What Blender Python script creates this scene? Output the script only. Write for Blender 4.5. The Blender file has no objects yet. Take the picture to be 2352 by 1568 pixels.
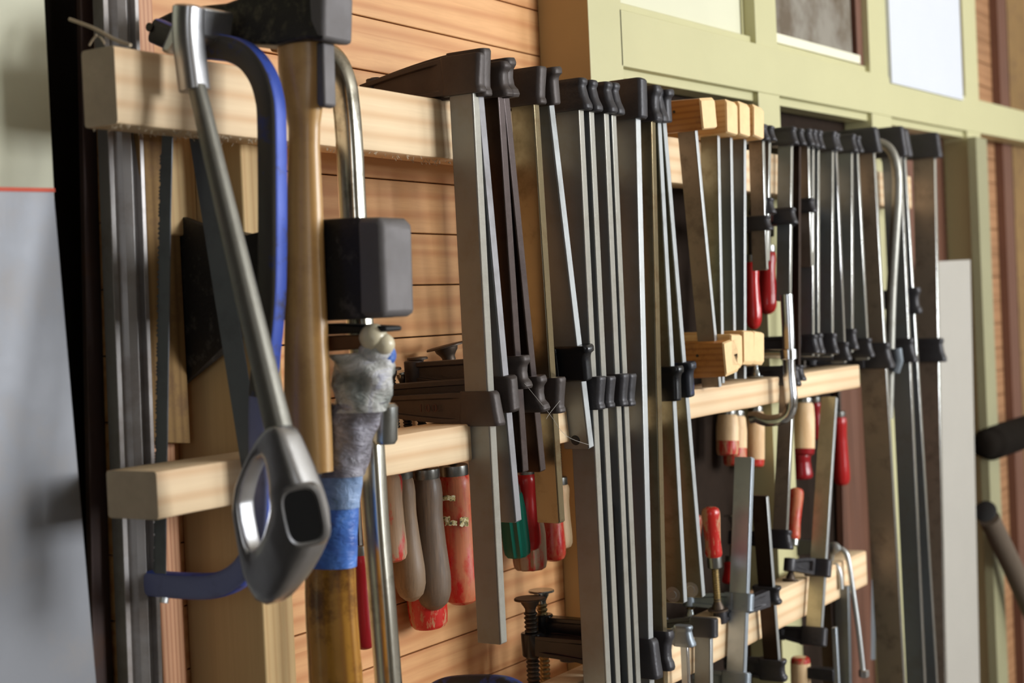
import bpy, math, random
from mathutils import Vector as V, Matrix
random.seed(7)
C = bpy.context.scene
COL = C.collection
# ------------------------------------------------------------------ camera model (2352 x 1568 photograph)
F = 3500.0; CX, CY = 1176.0, 784.0
CAM = V((0.0, -0.944, 1.5))
LEAN = math.atan(.046)
def _setup():
    c, s = math.cos(LEAN), math.sin(LEAN)
    x, y = 3400-CX, 620-CY
    u, v = c*x-s*y, s*x+c*y
    p = math.atan2(-v, F)
    return p, math.atan2(u, F/math.cos(p))
PIT, YAW = _setup()
FW = V((math.cos(YAW)*math.cos(PIT), math.sin(YAW)*math.cos(PIT), -math.sin(PIT)))
RT = V((math.sin(YAW), -math.cos(YAW), 0))
DN = FW.cross(RT)
if DN.z > 0: DN = -DN
def ray(px, py):
    c, s = math.cos(LEAN), math.sin(LEAN)
    x, y = px-CX, py-CY
    return F*FW + (c*x-s*y)*RT + (s*x+c*y)*DN
def onP(px, py, o, n):
    d = ray(px, py); return CAM + d*((o-CAM).dot(n)/d.dot(n))
def onY(px, py, Y): return onP(px, py, V((0, Y, 0)), V((0, 1, 0)))
def onX(px, py, X): return onP(px, py, V((X, 0, 0)), V((1, 0, 0)))

# ------------------------------------------------------------------ materials
def newmat(name):
    m = bpy.data.materials.new(name); m.use_nodes = True
    nt = m.node_tree; b = nt.nodes['Principled BSDF']
    return m, nt, b
def N(nt, t, **k):
    n = nt.nodes.new(t)
    for a, v in k.items(): setattr(n, a, v)
    return n
def ramp(nt, fac, stops):
    r = N(nt, 'ShaderNodeValToRGB'); e = r.color_ramp.elements
    while len(e) < len(stops): e.new(.5)
    for i, (p, c) in enumerate(stops): e[i].position = p; e[i].color = (*c, 1)
    nt.links.new(fac, r.inputs[0]); return r
def coords(nt, scale=(1, 1, 1), rot=(0, 0, 0), loc=(0, 0, 0)):
    t = N(nt, 'ShaderNodeTexCoord'); g = N(nt, 'ShaderNodeNewGeometry')
    m = N(nt, 'ShaderNodeMapping'); m.inputs['Scale'].default_value = scale; m.inputs['Rotation'].default_value = rot; m.inputs['Location'].default_value = loc
    nt.links.new(g.outputs['Position'], m.inputs[0]); return m.outputs[0]
def noise(nt, vec, scale, detail=4, rough=.6, dist=0):
    n = N(nt, 'ShaderNodeTexNoise'); n.inputs['Scale'].default_value = scale; n.inputs['Detail'].default_value = detail
    n.inputs['Roughness'].default_value = rough; n.inputs['Distortion'].default_value = dist
    nt.links.new(vec, n.inputs['Vector']); return n.outputs['Fac']
def bump(nt, b, h, strength=.3, dist=.001):
    n = N(nt, 'ShaderNodeBump'); n.inputs['Strength'].default_value = strength; n.inputs['Distance'].default_value = dist
    nt.links.new(h, n.inputs['Height']); nt.links.new(n.outputs[0], b.inputs['Normal'])
def mix(nt, fac, a, b_):
    m = N(nt, 'ShaderNodeMix', data_type='RGBA')
    for s, v in ((0, fac), (6, a), (7, b_)):
        if hasattr(v, 'links') or hasattr(v, 'is_linked'): nt.links.new(v, m.inputs[s])
        else: m.inputs[s].default_value = v if s == 0 else (*v, 1)
    return m.outputs[2]
def wood(name, ca, cb, axis='X', ring=26, stretch=.06, rough=.55, knots=None, dirt=0, dark=(.12, .06, .03), spec=.4, loc=(0,0,0), boards=False, dist=11, dsc=9, bs=.12):
    """lengthwise grain along axis: stretched noise bands between an early-wood and a late-wood colour"""
    m, nt, b = newmat(name)
    sc = {'X': (stretch, 1, 1), 'Y': (1, stretch, 1), 'Z': (1, 1, stretch)}[axis]
    vec = coords(nt, sc, loc=loc)
    if boards:   # every board its own cut of timber
        tc = N(nt, 'ShaderNodeSeparateXYZ'); nt.links.new(N(nt, 'ShaderNodeNewGeometry').outputs['Position'], tc.inputs[0])
        fl = N(nt, 'ShaderNodeMath', operation='SUBTRACT'); nt.links.new(tc.outputs[2], fl.inputs[0]); fl.inputs[1].default_value = 1.084-.0625*20+.0007
        dv = N(nt, 'ShaderNodeMath', operation='DIVIDE'); nt.links.new(fl.outputs[0], dv.inputs[0]); dv.inputs[1].default_value = .0625
        fr = N(nt, 'ShaderNodeMath', operation='FLOOR'); nt.links.new(dv.outputs[0], fr.inputs[0])
        cb_ = N(nt, 'ShaderNodeCombineXYZ')
        for i_, f_ in enumerate((3.7, 1.3, .917)):
            m_ = N(nt, 'ShaderNodeMath', operation='MULTIPLY'); nt.links.new(fr.outputs[0], m_.inputs[0]); m_.inputs[1].default_value = f_; nt.links.new(m_.outputs[0], cb_.inputs[i_])
        ad = N(nt, 'ShaderNodeVectorMath', operation='ADD'); nt.links.new(vec, ad.inputs[0]); nt.links.new(cb_.outputs[0], ad.inputs[1]); vec = ad.outputs[0]
    w = N(nt, 'ShaderNodeTexWave', wave_type='RINGS' if knots == 'rings' else 'BANDS', bands_direction={'X': 'Z', 'Y': 'Z', 'Z': 'X'}[axis])
    w.inputs['Scale'].default_value = ring; w.inputs['Distortion'].default_value = dist; w.inputs['Detail'].default_value = 2.5
    w.inputs['Detail Scale'].default_value = dsc/ring*1.0; w.inputs['Detail Roughness'].default_value = .55
    nt.links.new(vec, w.inputs['Vector'])
    fine = noise(nt, vec, 260, 3, .7)
    big = noise(nt, coords(nt), 5, 2, .5)
    r = ramp(nt, w.outputs['Fac'], [(0, ca), (.5, tuple(.8*a+.2*c for a, c in zip(ca, cb))), (.88, tuple(.25*a+.75*c for a, c in zip(ca, cb))), (1, cb)])
    col = mix(nt, fine, r.outputs[0], tuple(.5*(a+c)*.92 for a, c in zip(ca, cb)))
    c2 = N(nt, 'ShaderNodeMapRange'); c2.inputs[1].default_value = .3; c2.inputs[2].default_value = .7; c2.inputs[3].default_value = .88; c2.inputs[4].default_value = 1.1
    nt.links.new(big, c2.inputs[0])
    mul = N(nt, 'ShaderNodeVectorMath', operation='SCALE'); nt.links.new(col, mul.inputs[0]); nt.links.new(c2.outputs[0], mul.inputs[3])
    out = mul.outputs[0]
    if knots:
        k = N(nt, 'ShaderNodeTexVoronoi'); k.inputs['Scale'].default_value = 9; k.inputs['Randomness'].default_value = 1
        nt.links.new(coords(nt, {'X': (.55, 1, 1), 'Y': (1, .55, 1), 'Z': (1, 1, .55)}[axis], loc=(.21, .1, .33)), k.inputs['Vector'])
        kr = ramp(nt, k.outputs['Distance'], [(0, (1, 1, 1)), (.04, (.9, .9, .9)), (.09, (0, 0, 0)), (1, (0, 0, 0))])
        out = mix(nt, kr.outputs[0], out, tuple(x*.45 for x in cb))
    if dirt:
        d = noise(nt, coords(nt), 22, 6, .7)
        dr = ramp(nt, d, [(0, (0, 0, 0)), (.52, (0, 0, 0)), (.68, (dirt,)*3), (1, (dirt,)*3)])
        out = mix(nt, dr.outputs[0], out, dark)
    nt.links.new(out, b.inputs['Base Color'])
    b.inputs['Roughness'].default_value = rough; b.inputs['Specular IOR Level'].default_value = spec
    bump(nt, b, w.outputs['Fac'], bs, .0006)
    return m
def metal(name, col, rough=.35, metallic=1.0, dirt=.35, dcol=(.12, .1, .07), brush=None, bs=.1, teeth=0, scale=30, lo=.5, hi=.7):
    m, nt, b = newmat(name)
    vec = coords(nt)
    n = noise(nt, vec, scale, 6, .65)
    r = ramp(nt, n, [(0, (0, 0, 0)), (lo, (0, 0, 0)), (hi, (dirt,)*3), (1, (dirt,)*3)])
    nt.links.new(mix(nt, r.outputs[0], col, dcol), b.inputs['Base Color'])
    b.inputs['Metallic'].default_value = metallic
    rr = N(nt, 'ShaderNodeMapRange'); rr.inputs[3].default_value = rough*.8; rr.inputs[4].default_value = min(1, rough*1.35)
    nt.links.new(n, rr.inputs[0]); nt.links.new(rr.outputs[0], b.inputs['Roughness'])
    if teeth:
        w = N(nt, 'ShaderNodeTexWave', wave_type='BANDS', bands_direction='Z', wave_profile='SAW'); w.inputs['Scale'].default_value = teeth
        nt.links.new(vec, w.inputs['Vector']); bump(nt, b, w.outputs['Fac'], .9, .0008)
    elif brush:
        n2 = noise(nt, coords(nt, {'Z': (1, 1, .03), 'X': (.03, 1, 1), 'N': (1, 1, 1)}[brush]), 300 if brush != 'N' else 220, 3, .6)
        bump(nt, b, n2, bs, .0006)
    return m
def worn(name, paint, bare, lo=.45, hi=.55, rough=.3, scale=35, zfade=None, bare2=None, seed=0, streak=.25):
    """paint chipped down to bare wood in streaks along the handle"""
    m, nt, b = newmat(name)
    n = noise(nt, coords(nt, (1, 1, streak), loc=(seed, seed*.7, seed*.3)), scale, 6, .72)
    fine = noise(nt, coords(nt, (1, 1, .05)), 420, 3, .6)
    bw = mix(nt, fine, bare, bare2 or tuple(x*.45 for x in bare))
    r = ramp(nt, n, [(0, (0, 0, 0)), (lo, (0, 0, 0)), (hi, (1, 1, 1)), (1, (1, 1, 1))])
    nt.links.new(mix(nt, r.outputs[0], paint, bw), b.inputs['Base Color'])
    rr = N(nt, 'ShaderNodeMapRange'); rr.inputs[3].default_value = rough; rr.inputs[4].default_value = .6
    nt.links.new(r.outputs[0], rr.inputs[0]); nt.links.new(rr.outputs[0], b.inputs['Roughness'])
    bump(nt, b, fine, .25, .0005)
    return m
def plain(name, col, rough=.6, var=.12, scale=12, metallic=0, bmp=0, spec=.5):
    m, nt, b = newmat(name)
    n = noise(nt, coords(nt), scale, 5, .6)
    nt.links.new(mix(nt, n, tuple(x*(1-var) for x in col), tuple(min(1, x*(1+var)) for x in col)), b.inputs['Base Color'])
    b.inputs['Roughness'].default_value = rough; b.inputs['Metallic'].default_value = metallic; b.inputs['Specular IOR Level'].default_value = spec
    if bmp: bump(nt, b, noise(nt, coords(nt), 160, 4, .6), bmp, .0008)
    return m
def s(r, g, b):   # sRGB 0-255 to linear
    return tuple(((x/255+.055)/1.055)**2.4 if x > 10 else x/255/12.92 for x in (r, g, b))

M = {}
M['plank'] = wood('plank_wood', s(232, 180, 126), s(198, 134, 84), 'X', 13, .07, .5, knots='k', boards=True, dist=9, dsc=14)
M['plank_dim'] = wood('plank_wood_shaded', s(170, 126, 88), s(136, 94, 60), 'X', 13, .07, .6, knots='k', boards=True, dist=9, dsc=14)  # darker plank copy: dimmer light beyond the frame put into the colour
M['rail'] = wood('rail_pine', s(240, 216, 178), s(214, 172, 128), 'X', 17, .03, .62, dist=5, dsc=10)
M['post'] = wood('post_pine', s(214, 184, 132), s(190, 152, 102), 'Z', 34, .02, .62, dist=6)
M['endgrain'] = plain('sawn_end_grain', s(190, 172, 146), .85, .2, 60, bmp=.7)
M['oldwood'] = wood('rough_brown_board', s(150, 118, 72), s(104, 76, 40), 'Z', 30, .05, .8, dirt=.6)
M['trim'] = wood('trim_pine', s(222, 172, 132), s(176, 112, 78), 'Z', 60, .02, .5)
M['ash'] = wood('ash_handle', s(214, 172, 112), s(176, 128, 70), 'Z', 34, .025, .32, dirt=.25, dark=s(110, 66, 34), spec=.5)
M['amber'] = wood('varnished_handle', s(196, 142, 60), s(136, 84, 28), 'Z', 50, .03, .2, dirt=.8, dark=s(72, 36, 16), spec=.7)
M['jaw'] = wood('hornbeam_jaw', s(222, 178, 118), s(196, 144, 84), 'Y', 40, .04, .42)
M['jaw_old'] = wood('stained_jaw', s(182, 122, 58), s(140, 84, 34), 'Y', 40, .04, .38, dirt=.5, dark=s(60, 30, 12))
M['jaw_end'] = plain('jaw_end_grain', s(234, 198, 146), .55, .14, 80)
M['bar'] = metal('bar_steel', s(122, 126, 128), .42, .72, .4, s(110, 96, 66), 'Z', .06, lo=.48, hi=.8)
M['bar_olive'] = metal('bar_steel_olive', s(150, 148, 132), .34, 1, .5, s(96, 80, 52), 'Z', .06)
M['bar_cream'] = metal('bar_steel_cream', s(196, 190, 158), .4, .7, .3, s(120, 110, 80), 'Z', .06)
M['bar_brass'] = metal('bar_steel_yellowed', s(148, 142, 122), .32, 1, .5, s(96, 82, 58), 'Z', .06)
M['bar_dark'] = metal('bar_steel_browned', s(62, 50, 44), .42, 1, .5, s(40, 22, 14), 'Z', .1)
M['bar_rust'] = metal('bar_steel_rusty', s(176, 160, 136), .36, 1, .8, s(120, 70, 30), 'Z', .1, lo=.45, hi=.6)
M['edge_grey'] = metal('dull_edge', s(132, 130, 132), .5, .9, .3, s(90, 84, 80), 'Z', .1)
M['bar_brown'] = metal('bar_steel_tan', s(142, 128, 114), .5, .8, .45, s(84, 66, 54), 'Z', .1)
M['zinc'] = metal('bar_zinc', s(176, 184, 192), .42, .9, .2, s(120, 120, 120), 'Z', .05)
M['teeth'] = metal('serrated_edge', s(226, 224, 214), .38, .75, .3, s(130, 116, 90), teeth=180)
M['teeth_dark'] = metal('serrated_edge_browned', s(150, 138, 138), .36, 1, .4, s(60, 44, 40), teeth=180)
M['teeth_brass'] = metal('serrated_edge_yellowed', s(214, 198, 160), .3, 1, .6, s(150, 100, 50), teeth=180)
M['edge_bright'] = metal('bright_edge', s(232, 234, 232), .2, 1, .15, s(160, 150, 130), 'Z', .05)
M['edge_soft'] = metal('satin_edge', s(166, 168, 168), .6, .85, .3, s(110, 106, 100), 'Z', .1)
M['edge'] = metal('smooth_edge', s(184, 186, 186), .42, 1, .25, s(120, 110, 90), 'Z', .05)
M['iron'] = plain('cast_iron_brown', s(66, 58, 55), .5, .3, 40, .35, bmp=.5)
M['black'] = plain('cast_iron_black', s(54, 52, 55), .45, .3, 40, .3, bmp=.6)
M['gloss'] = plain('black_enamel', s(24, 24, 27), .25, .2, 30, .1, bmp=.15)
M['bluecast'] = metal('cast_iron_blue', s(36, 38, 46), .4, .3, .8, s(40, 64, 140), 'N', .3, lo=.55, hi=.62)
M['zinccast'] = metal('cast_zinc', s(140, 148, 156), .45, .8, .3, s(96, 98, 100), 'N', .15)
M['screw'] = metal('screw_steel', s(90, 84, 78), .4, 1, .4, s(40, 30, 24))
M['brass_screw'] = metal('screw_brassy', s(170, 150, 110), .4, 1, .4, s(80, 60, 30))
M['pad'] = metal('swivel_pad_steel', s(186, 190, 190), .22, 1, .2, s(90, 90, 84))
M['pad_dark'] = metal('swivel_pad_dark', s(92, 80, 70), .5, .8, .3, s(50, 40, 34))
M['ferrule'] = metal('ferrule_steel', s(150, 150, 146), .28, 1, .4, s(60, 52, 46))
M['chrome'] = metal('chrome', s(226, 228, 232), .12, 1, .15, s(160, 160, 160), scale=12)
M['chrome_dirty'] = metal('stained_chrome', s(206, 202, 190), .2, 1, .8, s(84, 74, 52), scale=24, lo=.5, hi=.7)
M['alu'] = metal('cast_aluminium', s(202, 202, 205), .3, .95, .2, s(130, 126, 118), 'N', .1)
M['sheet'] = metal('aluminium_sheet', s(122, 123, 127), .5, .85, .35, s(150, 140, 130), 'Z', .12, scale=9)
M['channel'] = metal('weathered_channel', s(150, 146, 144), .45, .8, .5, s(92, 72, 54), 'Z', .12, scale=12)
M['greyblade'] = metal('grey_blade', s(110, 114, 120), .5, .7, .3, s(84, 84, 86), 'N', .1)
M['greytube'] = metal('grey_tube', s(150, 148, 140), .4, .8, .4, s(104, 98, 88), 'N', .1)
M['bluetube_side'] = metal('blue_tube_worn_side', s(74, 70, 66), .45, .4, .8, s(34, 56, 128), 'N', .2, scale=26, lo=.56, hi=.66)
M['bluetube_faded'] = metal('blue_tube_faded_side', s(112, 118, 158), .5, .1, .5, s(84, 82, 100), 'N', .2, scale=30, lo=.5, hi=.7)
M['bluetube'] = metal('blue_painted_tube', s(62, 88, 184), .48, .1, .75, s(66, 60, 54), 'N', .15, scale=34, lo=.56, hi=.66)
M['axe'] = metal('axe_black_scale', s(46, 43, 39), .5, .5, .8, s(112, 104, 84), 'N', .9, scale=70, lo=.5, hi=.74)
M['axe2'] = metal('maul_black_scale', s(44, 42, 41), .5, .4, .8, s(104, 98, 94), 'N', .9, scale=60, lo=.55, hi=.75)
M['axesteel'] = metal('worn_axe_steel', s(112, 108, 108), .62, .55, .4, s(110, 104, 100), 'N', .3)
M['rust'] = plain('rusty_top', s(110, 74, 46), .7, .35, 50, .3, bmp=.5)
M['red'] = worn('red_paint_worn', s(184, 40, 34), s(206, 150, 110), .5, .56, .25, 60)
M['red2'] = worn('red_paint_half_worn', s(182, 34, 28), s(214, 124, 80), .42, .56, .25, 30, seed=3, streak=.4)
M['redclean'] = worn('red_paint', s(178, 32, 32), s(226, 140, 120), .72, .8, .22, seed=1)
M['darkred'] = worn('dark_red_paint', s(140, 18, 26), s(170, 90, 80), .74, .82, .25, seed=2)
M['redbare'] = worn('red_traces_on_wood', s(190, 44, 36), s(190, 156, 122), .4, .5, .45, 60, seed=5)
M['bare'] = worn('weathered_bare_handle', s(128, 106, 84), s(160, 128, 92), .4, .62, .45, 45, bare2=s(56, 44, 34))
M['bare2'] = worn('dark_weathered_handle', s(100, 84, 70), s(136, 110, 86), .4, .58, .42, 45, bare2=s(40, 32, 26), seed=4)
M['redtip'] = worn('red_dipped_tip', s(190, 44, 34), s(222, 170, 124), .5, .6, .35, 55, seed=8)
M['palewood'] = worn('pale_turned_wood', s(240, 208, 164), s(228, 190, 142), .4, .6, .5, 30, bare2=s(210, 168, 120))
M['green'] = worn('green_paint_worn', s(8, 96, 78), s(196, 176, 128), .6, .7, .3, seed=6)
M['greenpaint'] = plain('pale_green_gloss_paint', s(190, 185, 142), .4, .05, 8)
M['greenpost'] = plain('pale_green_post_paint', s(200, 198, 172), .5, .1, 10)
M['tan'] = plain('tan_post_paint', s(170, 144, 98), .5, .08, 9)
M['board_cream'] = plain('cream_board', s(206, 204, 178), .6, .04, 7)
M['board_white'] = plain('white_board', s(200, 203, 211), .6, .03, 7)
M['white_bead'] = plain('white_bead_paint', s(226, 222, 196), .5, .05, 10)
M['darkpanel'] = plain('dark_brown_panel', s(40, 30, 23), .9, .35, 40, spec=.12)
M['brownpanel'] = wood('brown_panel_wood', s(116, 78, 60), s(90, 56, 42), 'Z', 20, .05, .6, knots='k')
M['palepanel'] = plain('pale_grey_board', s(166, 161, 152), .55, .05, 9)
M['blackgap'] = plain('gap_shade_and_black_hose', s(20, 15, 10), .95, .2, 10, spec=.1)  # shade of the gap at left put into colour; the hose shares it
M['brownsteel'] = metal('brown_steel_edge', s(62, 46, 42), .5, .5, .6, s(74, 46, 24), 'Z', .2)
M['redline'] = plain('red_tape', s(206, 84, 58), .7, .12, 60)
M['tape_white'] = None
M['plaster'] = plain('room_plaster', s(178, 172, 158), .9, .08, 3)
M['floor'] = plain('concrete_floor', s(112, 106, 98), .8, .15, 4)
M['ceil'] = plain('ceiling_paint', s(206, 200, 188), .9, .05, 3)
M['redfig'] = plain('faded_red_figures', s(72, 40, 34), .6, .2, 60)
M['web'] = plain('cobweb_silk', s(180, 176, 168), .6, .05, 60)
M['darkpipe'] = plain('dull_grey_pipe', s(92, 80, 68), .8, .1, 10, spec=.2)
M['olivestrip'] = plain('olive_grey_paint', s(142, 138, 106), .6, .08, 10)
M['rubber_and_hollow'] = plain('black_rubber_and_hollow', s(20, 19, 20), .6, .2, 20)  # rubber, and the black painted in for dark hollows
M['glue'] = plain('dried_resin', s(214, 202, 172), .3, .12, 50)
def tape(name, cols, rough=.35, scale=16, bm=.9):
    m, nt, b = newmat(name)
    n = noise(nt, coords(nt, (1, 1, 1.6)), scale, 5, .6, 1.2)
    r = ramp(nt, n, [(p, c) for p, c in cols])
    nt.links.new(r.outputs[0], b.inputs['Base Color']); b.inputs['Roughness'].default_value = rough
    bump(nt, b, noise(nt, coords(nt, (1, 1, 2)), 70, 4, .6, 1.5), bm, .004)
    return m
M['tape_white'] = tape('grubby_white_tape', [(.25, s(84, 92, 90)), (.4, s(150, 152, 146)), (.52, s(206, 204, 200)), (.62, s(176, 176, 196)), (.75, s(196, 182, 140))])
M['tape_grey'] = tape('silver_tape', [(.3, s(70, 68, 70)), (.5, s(136, 132, 140)), (.7, s(190, 186, 200))], .25)
M['tape_blue'] = tape('blue_tape', [(.28, s(52, 62, 84)), (.36, s(60, 96, 176)), (.6, s(84, 132, 214)), (.8, s(120, 150, 206))], .35, 30, .5)
M['tape_pale'] = tape('pale_blue_tape', [(.3, s(90, 110, 84)), (.4, s(124, 150, 190)), (.65, s(158, 182, 220)), (.8, s(206, 204, 200))], .35, 30, .5)
def glass():
    m, nt, b = newmat('dusty_grey_glass')
    n = noise(nt, coords(nt), 9, 5, .6)
    r = ramp(nt, n, [(0, s(150, 144, 132)), (.42, s(136, 130, 120)), (.62, s(96, 84, 70)), (1, s(84, 70, 56))])
    nt.links.new(r.outputs[0], b.inputs['Base Color']); b.inputs['Roughness'].default_value = .25
    return m
M['glass'] = glass()
def label_mat():
    m, nt, b = newmat('torn_gold_sticker')
    n = noise(nt, coords(nt), 240, 4, .7)
    r = ramp(nt, n, [(0, s(60, 52, 34)), (.45, s(90, 84, 60)), (.5, s(206, 186, 110)), (.62, s(232, 224, 190)), (1, s(240, 236, 220))])
    nt.links.new(r.outputs[0], b.inputs['Base Color']); b.inputs['Roughness'].default_value = .3; return m
M['sticker'] = label_mat()

# ------------------------------------------------------------------ geometry helpers (world coordinates)
class Geo:
    def __init__(g): g.v = []; g.f = []; g.m = []
    def add(g, vs, fs, mi=0):
        o = len(g.v); g.v += [V(x) for x in vs]; g.f += [tuple(i+o for i in f) for f in fs]; g.m += [mi]*len(fs); return g
    def box(g, o, ex, ey, ez, x0, x1, y0, y1, z0, z1, mi=0, front=None):
        vs = [o+ex*x+ey*y+ez*z for z in (z0, z1) for y in (y0, y1) for x in (x0, x1)]
        fs = [(0, 1, 3, 2), (4, 6, 7, 5), (0, 4, 5, 1), (2, 3, 7, 6), (0, 2, 6, 4), (1, 5, 7, 3)]
        g.add(vs, fs, mi)
        if front is not None: g.m[-4] = front
        return g
    def loft(g, rings, mi=0, caps=True):
        n = len(rings[0]); vs = [p for r in rings for p in r]; fs = []
        for i in range(len(rings)-1):
            for j in range(n):
                k = (j+1) % n; fs.append((i*n+j, i*n+k, (i+1)*n+k, (i+1)*n+j))
        if caps: fs += [tuple(range(n))[::-1], tuple((len(rings)-1)*n+j for j in range(n))]
        return g.add(vs, fs, mi)
    def prism(g, poly, ext, mi=0):
        e = V(ext); return g.loft([[V(p)-e*.5 for p in poly], [V(p)+e*.5 for p in poly]], mi)
    def lathe(g, o, ax, prof, seg=20, mi=0, lobes=0, ld=.08):
        ax = V(ax).normalized(); u = ax.orthogonal().normalized(); w = ax.cross(u)
        rings = []
        for (t, r) in prof:
            ring = []
            for k in range(seg):
                a = 2*math.pi*k/seg; rr = max(r, 1e-5)*(1+(ld*(math.cos(a*lobes)-1) if lobes else 0))
                ring.append(o+ax*t+(u*math.cos(a)+w*math.sin(a))*rr)
            rings.append(ring)
        return g.loft(rings, mi)
    def tube(g, path, ra, rb=None, up=V((1, 0, 0)), seg=14, mi=0, sq=1.0, scales=None):
        """sweep; ra radius along 'up', rb across. sq>1 squares the oval"""
        rb = rb or ra; rings = []
        P = [V(p) for p in path]
        for i, p in enumerate(P):
            t = (P[min(i+1, len(P)-1)]-P[max(i-1, 0)]).normalized()
            a = (up-t*up.dot(t)).normalized(); b = t.cross(a); k = scales[i] if scales else 1
            ring = []
            for j in range(seg):
                th = 2*math.pi*j/seg; c, s_ = math.cos(th), math.sin(th)
                c = math.copysign(abs(c)**(1/sq), c); s_ = math.copysign(abs(s_)**(1/sq), s_)
                ring.append(p+a*ra*c*k+b*rb*s_*k)
            rings.append(ring)
        return g.loft(rings, mi)
def smooth_path(pts, n=6):
    P = [V(p) for p in pts]; out = []
    for i in range(len(P)-1):
        p0, p1, p2, p3 = P[max(i-1, 0)], P[i], P[i+1], P[min(i+2, len(P)-1)]
        for k in range(n):
            t = k/n
            out.append(.5*((2*p1)+(-p0+p2)*t+(2*p0-5*p1+4*p2-p3)*t*t+(-p0+3*p1-3*p2+p3)*t**3))
    return out+[P[-1]]
def obj(name, g, mats, parent=None, bevel=0, ang=35, smooth=True, seg=2):
    me = bpy.data.meshes.new(name)
    off = parent['_o'] if parent is not None else None
    o0 = V(off) if off is not None else V((0, 0, 0))
    if parent is None:
        c = sum(g.v, V((0, 0, 0)))/len(g.v); o0 = V((c.x, c.y, min(v.z for v in g.v)))
    me.from_pydata([v-o0 for v in g.v], [], g.f)
    for m in (mats if isinstance(mats, (list, tuple)) else [mats]): me.materials.append(M[m] if isinstance(m, str) else m)
    for p, mi in zip(me.polygons, g.m): p.material_index = mi
    import bmesh
    bm = bmesh.new(); bm.from_mesh(me); bmesh.ops.recalc_face_normals(bm, faces=bm.faces); bm.to_mesh(me); bm.free()
    if smooth:
        me.polygons.foreach_set('use_smooth', [True]*len(me.polygons)); me.set_sharp_from_angle(angle=math.radians(ang))
    o = bpy.data.objects.new(name, me); COL.objects.link(o)
    o['_o'] = list(o0)
    if parent is not None: o.parent = parent
    else: o.location = o0
    if bevel:
        b = o.modifiers.new('b', 'BEVEL'); b.width = bevel; b.segments = seg; b.limit_method = 'ANGLE'; b.angle_limit = math.radians(40)
    return o
def thing(name, label, cat, loc, group=None):
    o = bpy.data.objects.new(name, None); COL.objects.link(o); o.location = loc; o['_o'] = list(loc)
    o.empty_display_size = .02
    o['label'] = label; o['category'] = cat
    if group: o['group'] = group
    return o
def tag(o, label, cat, group=None, kind=None):
    if label: o['label'] = label
    if cat: o['category'] = cat
    if group: o['group'] = group
    if kind: o['kind'] = kind
    return o
EX, EY, EZ = V((1, 0, 0)), V((0, 1, 0)), V((0, 0, 1)); O0 = V((0, 0, 0))
def abox(x0, x1, y0, y1, z0, z1, g=None, mi=0): return (g or Geo()).box(O0, EX, EY, EZ, x0, x1, y0, y1, z0, z1, mi)

# ------------------------------------------------------------------ turned handle, screw, pad
PROF = {'straight': [(0, .72), (.03, .86), (.08, .92), (.3, .84), (.55, .9), (.8, 1), (.91, .98), (.965, .85), (.99, .6), (1, .35)],
        'bulb': [(0, .7), (.04, .8), (.12, .86), (.3, .78), (.5, .86), (.75, 1), (.88, .95), (.95, .74), (.985, .45), (1, .2)],
        'barrel': [(0, .8), (.05, .9), (.3, 1), (.6, 1), (.85, 1), (.96, .93), (.99, .8), (1, .6)]}
def interp(pr, n=22):
    out = []
    for k in range(n+1):
        u = k/n
        for (a, ra), (b, rb) in zip(pr, pr[1:]):
            if a <= u <= b: out.append((u, ra+(rb-ra)*(u-a)/(b-a))); break
    return sorted(set(out+[pr[-2], pr[-1], pr[-3]]))
def handle_parts(t, top, bot, r, kind, mat, tipmat=None, tip=0, ferr=.012, lobes=0):
    ax = (bot-top); L = ax.length; axn = ax.normalized()
    g = Geo(); pr = interp(PROF[kind]); seg = 24
    pts = [(u*L, q*r) for u, q in pr]
    g.lathe(top, axn, pts, seg, 0, lobes)
    if tipmat:
        n = seg
        for i in range(len(pr)-1):
            if pr[i][0] >= tip:
                for j in range(n): g.m[i*n+j] = 1
    h = obj('handle', g, [mat]+([tipmat] if tipmat else []), t)
    if ferr:
        g = Geo().lathe(top-axn*ferr*.75, axn, [(0, r*.7), (.001, r*.78), (ferr*.8, r*.8), (ferr, r*.76)], 20)
        obj('ferrule', g, 'ferrule', h)
    return h
def screw_part(t, a, b, r=.0055, mat='screw', pitch=.0035):
    L = (b-a).length; n = max(2, int(L/pitch)); pr = []
    for k in range(n): pr += [(k*pitch, r*.78), (k*pitch+pitch*.35, r), (k*pitch+pitch*.6, r)]
    pr.append((L, r*.78)); return obj('screw', Geo().lathe(a, b-a, pr, 14), mat, t)
def pad_part(t, p, ax, r, mat, tilt=(0, 0, 0)):
    ax = (V(ax).normalized()+V(tilt)).normalized()
    g = Geo().lathe(p, ax, [(-.001, r*.95), (0, r), (.0016, r), (.0024, r*.6), (.006, r*.56), (.010, r*.42), (.013, r*.34), (.018, r*.34)], 28)
    return obj('swivel_pad', g, mat, t)

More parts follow.
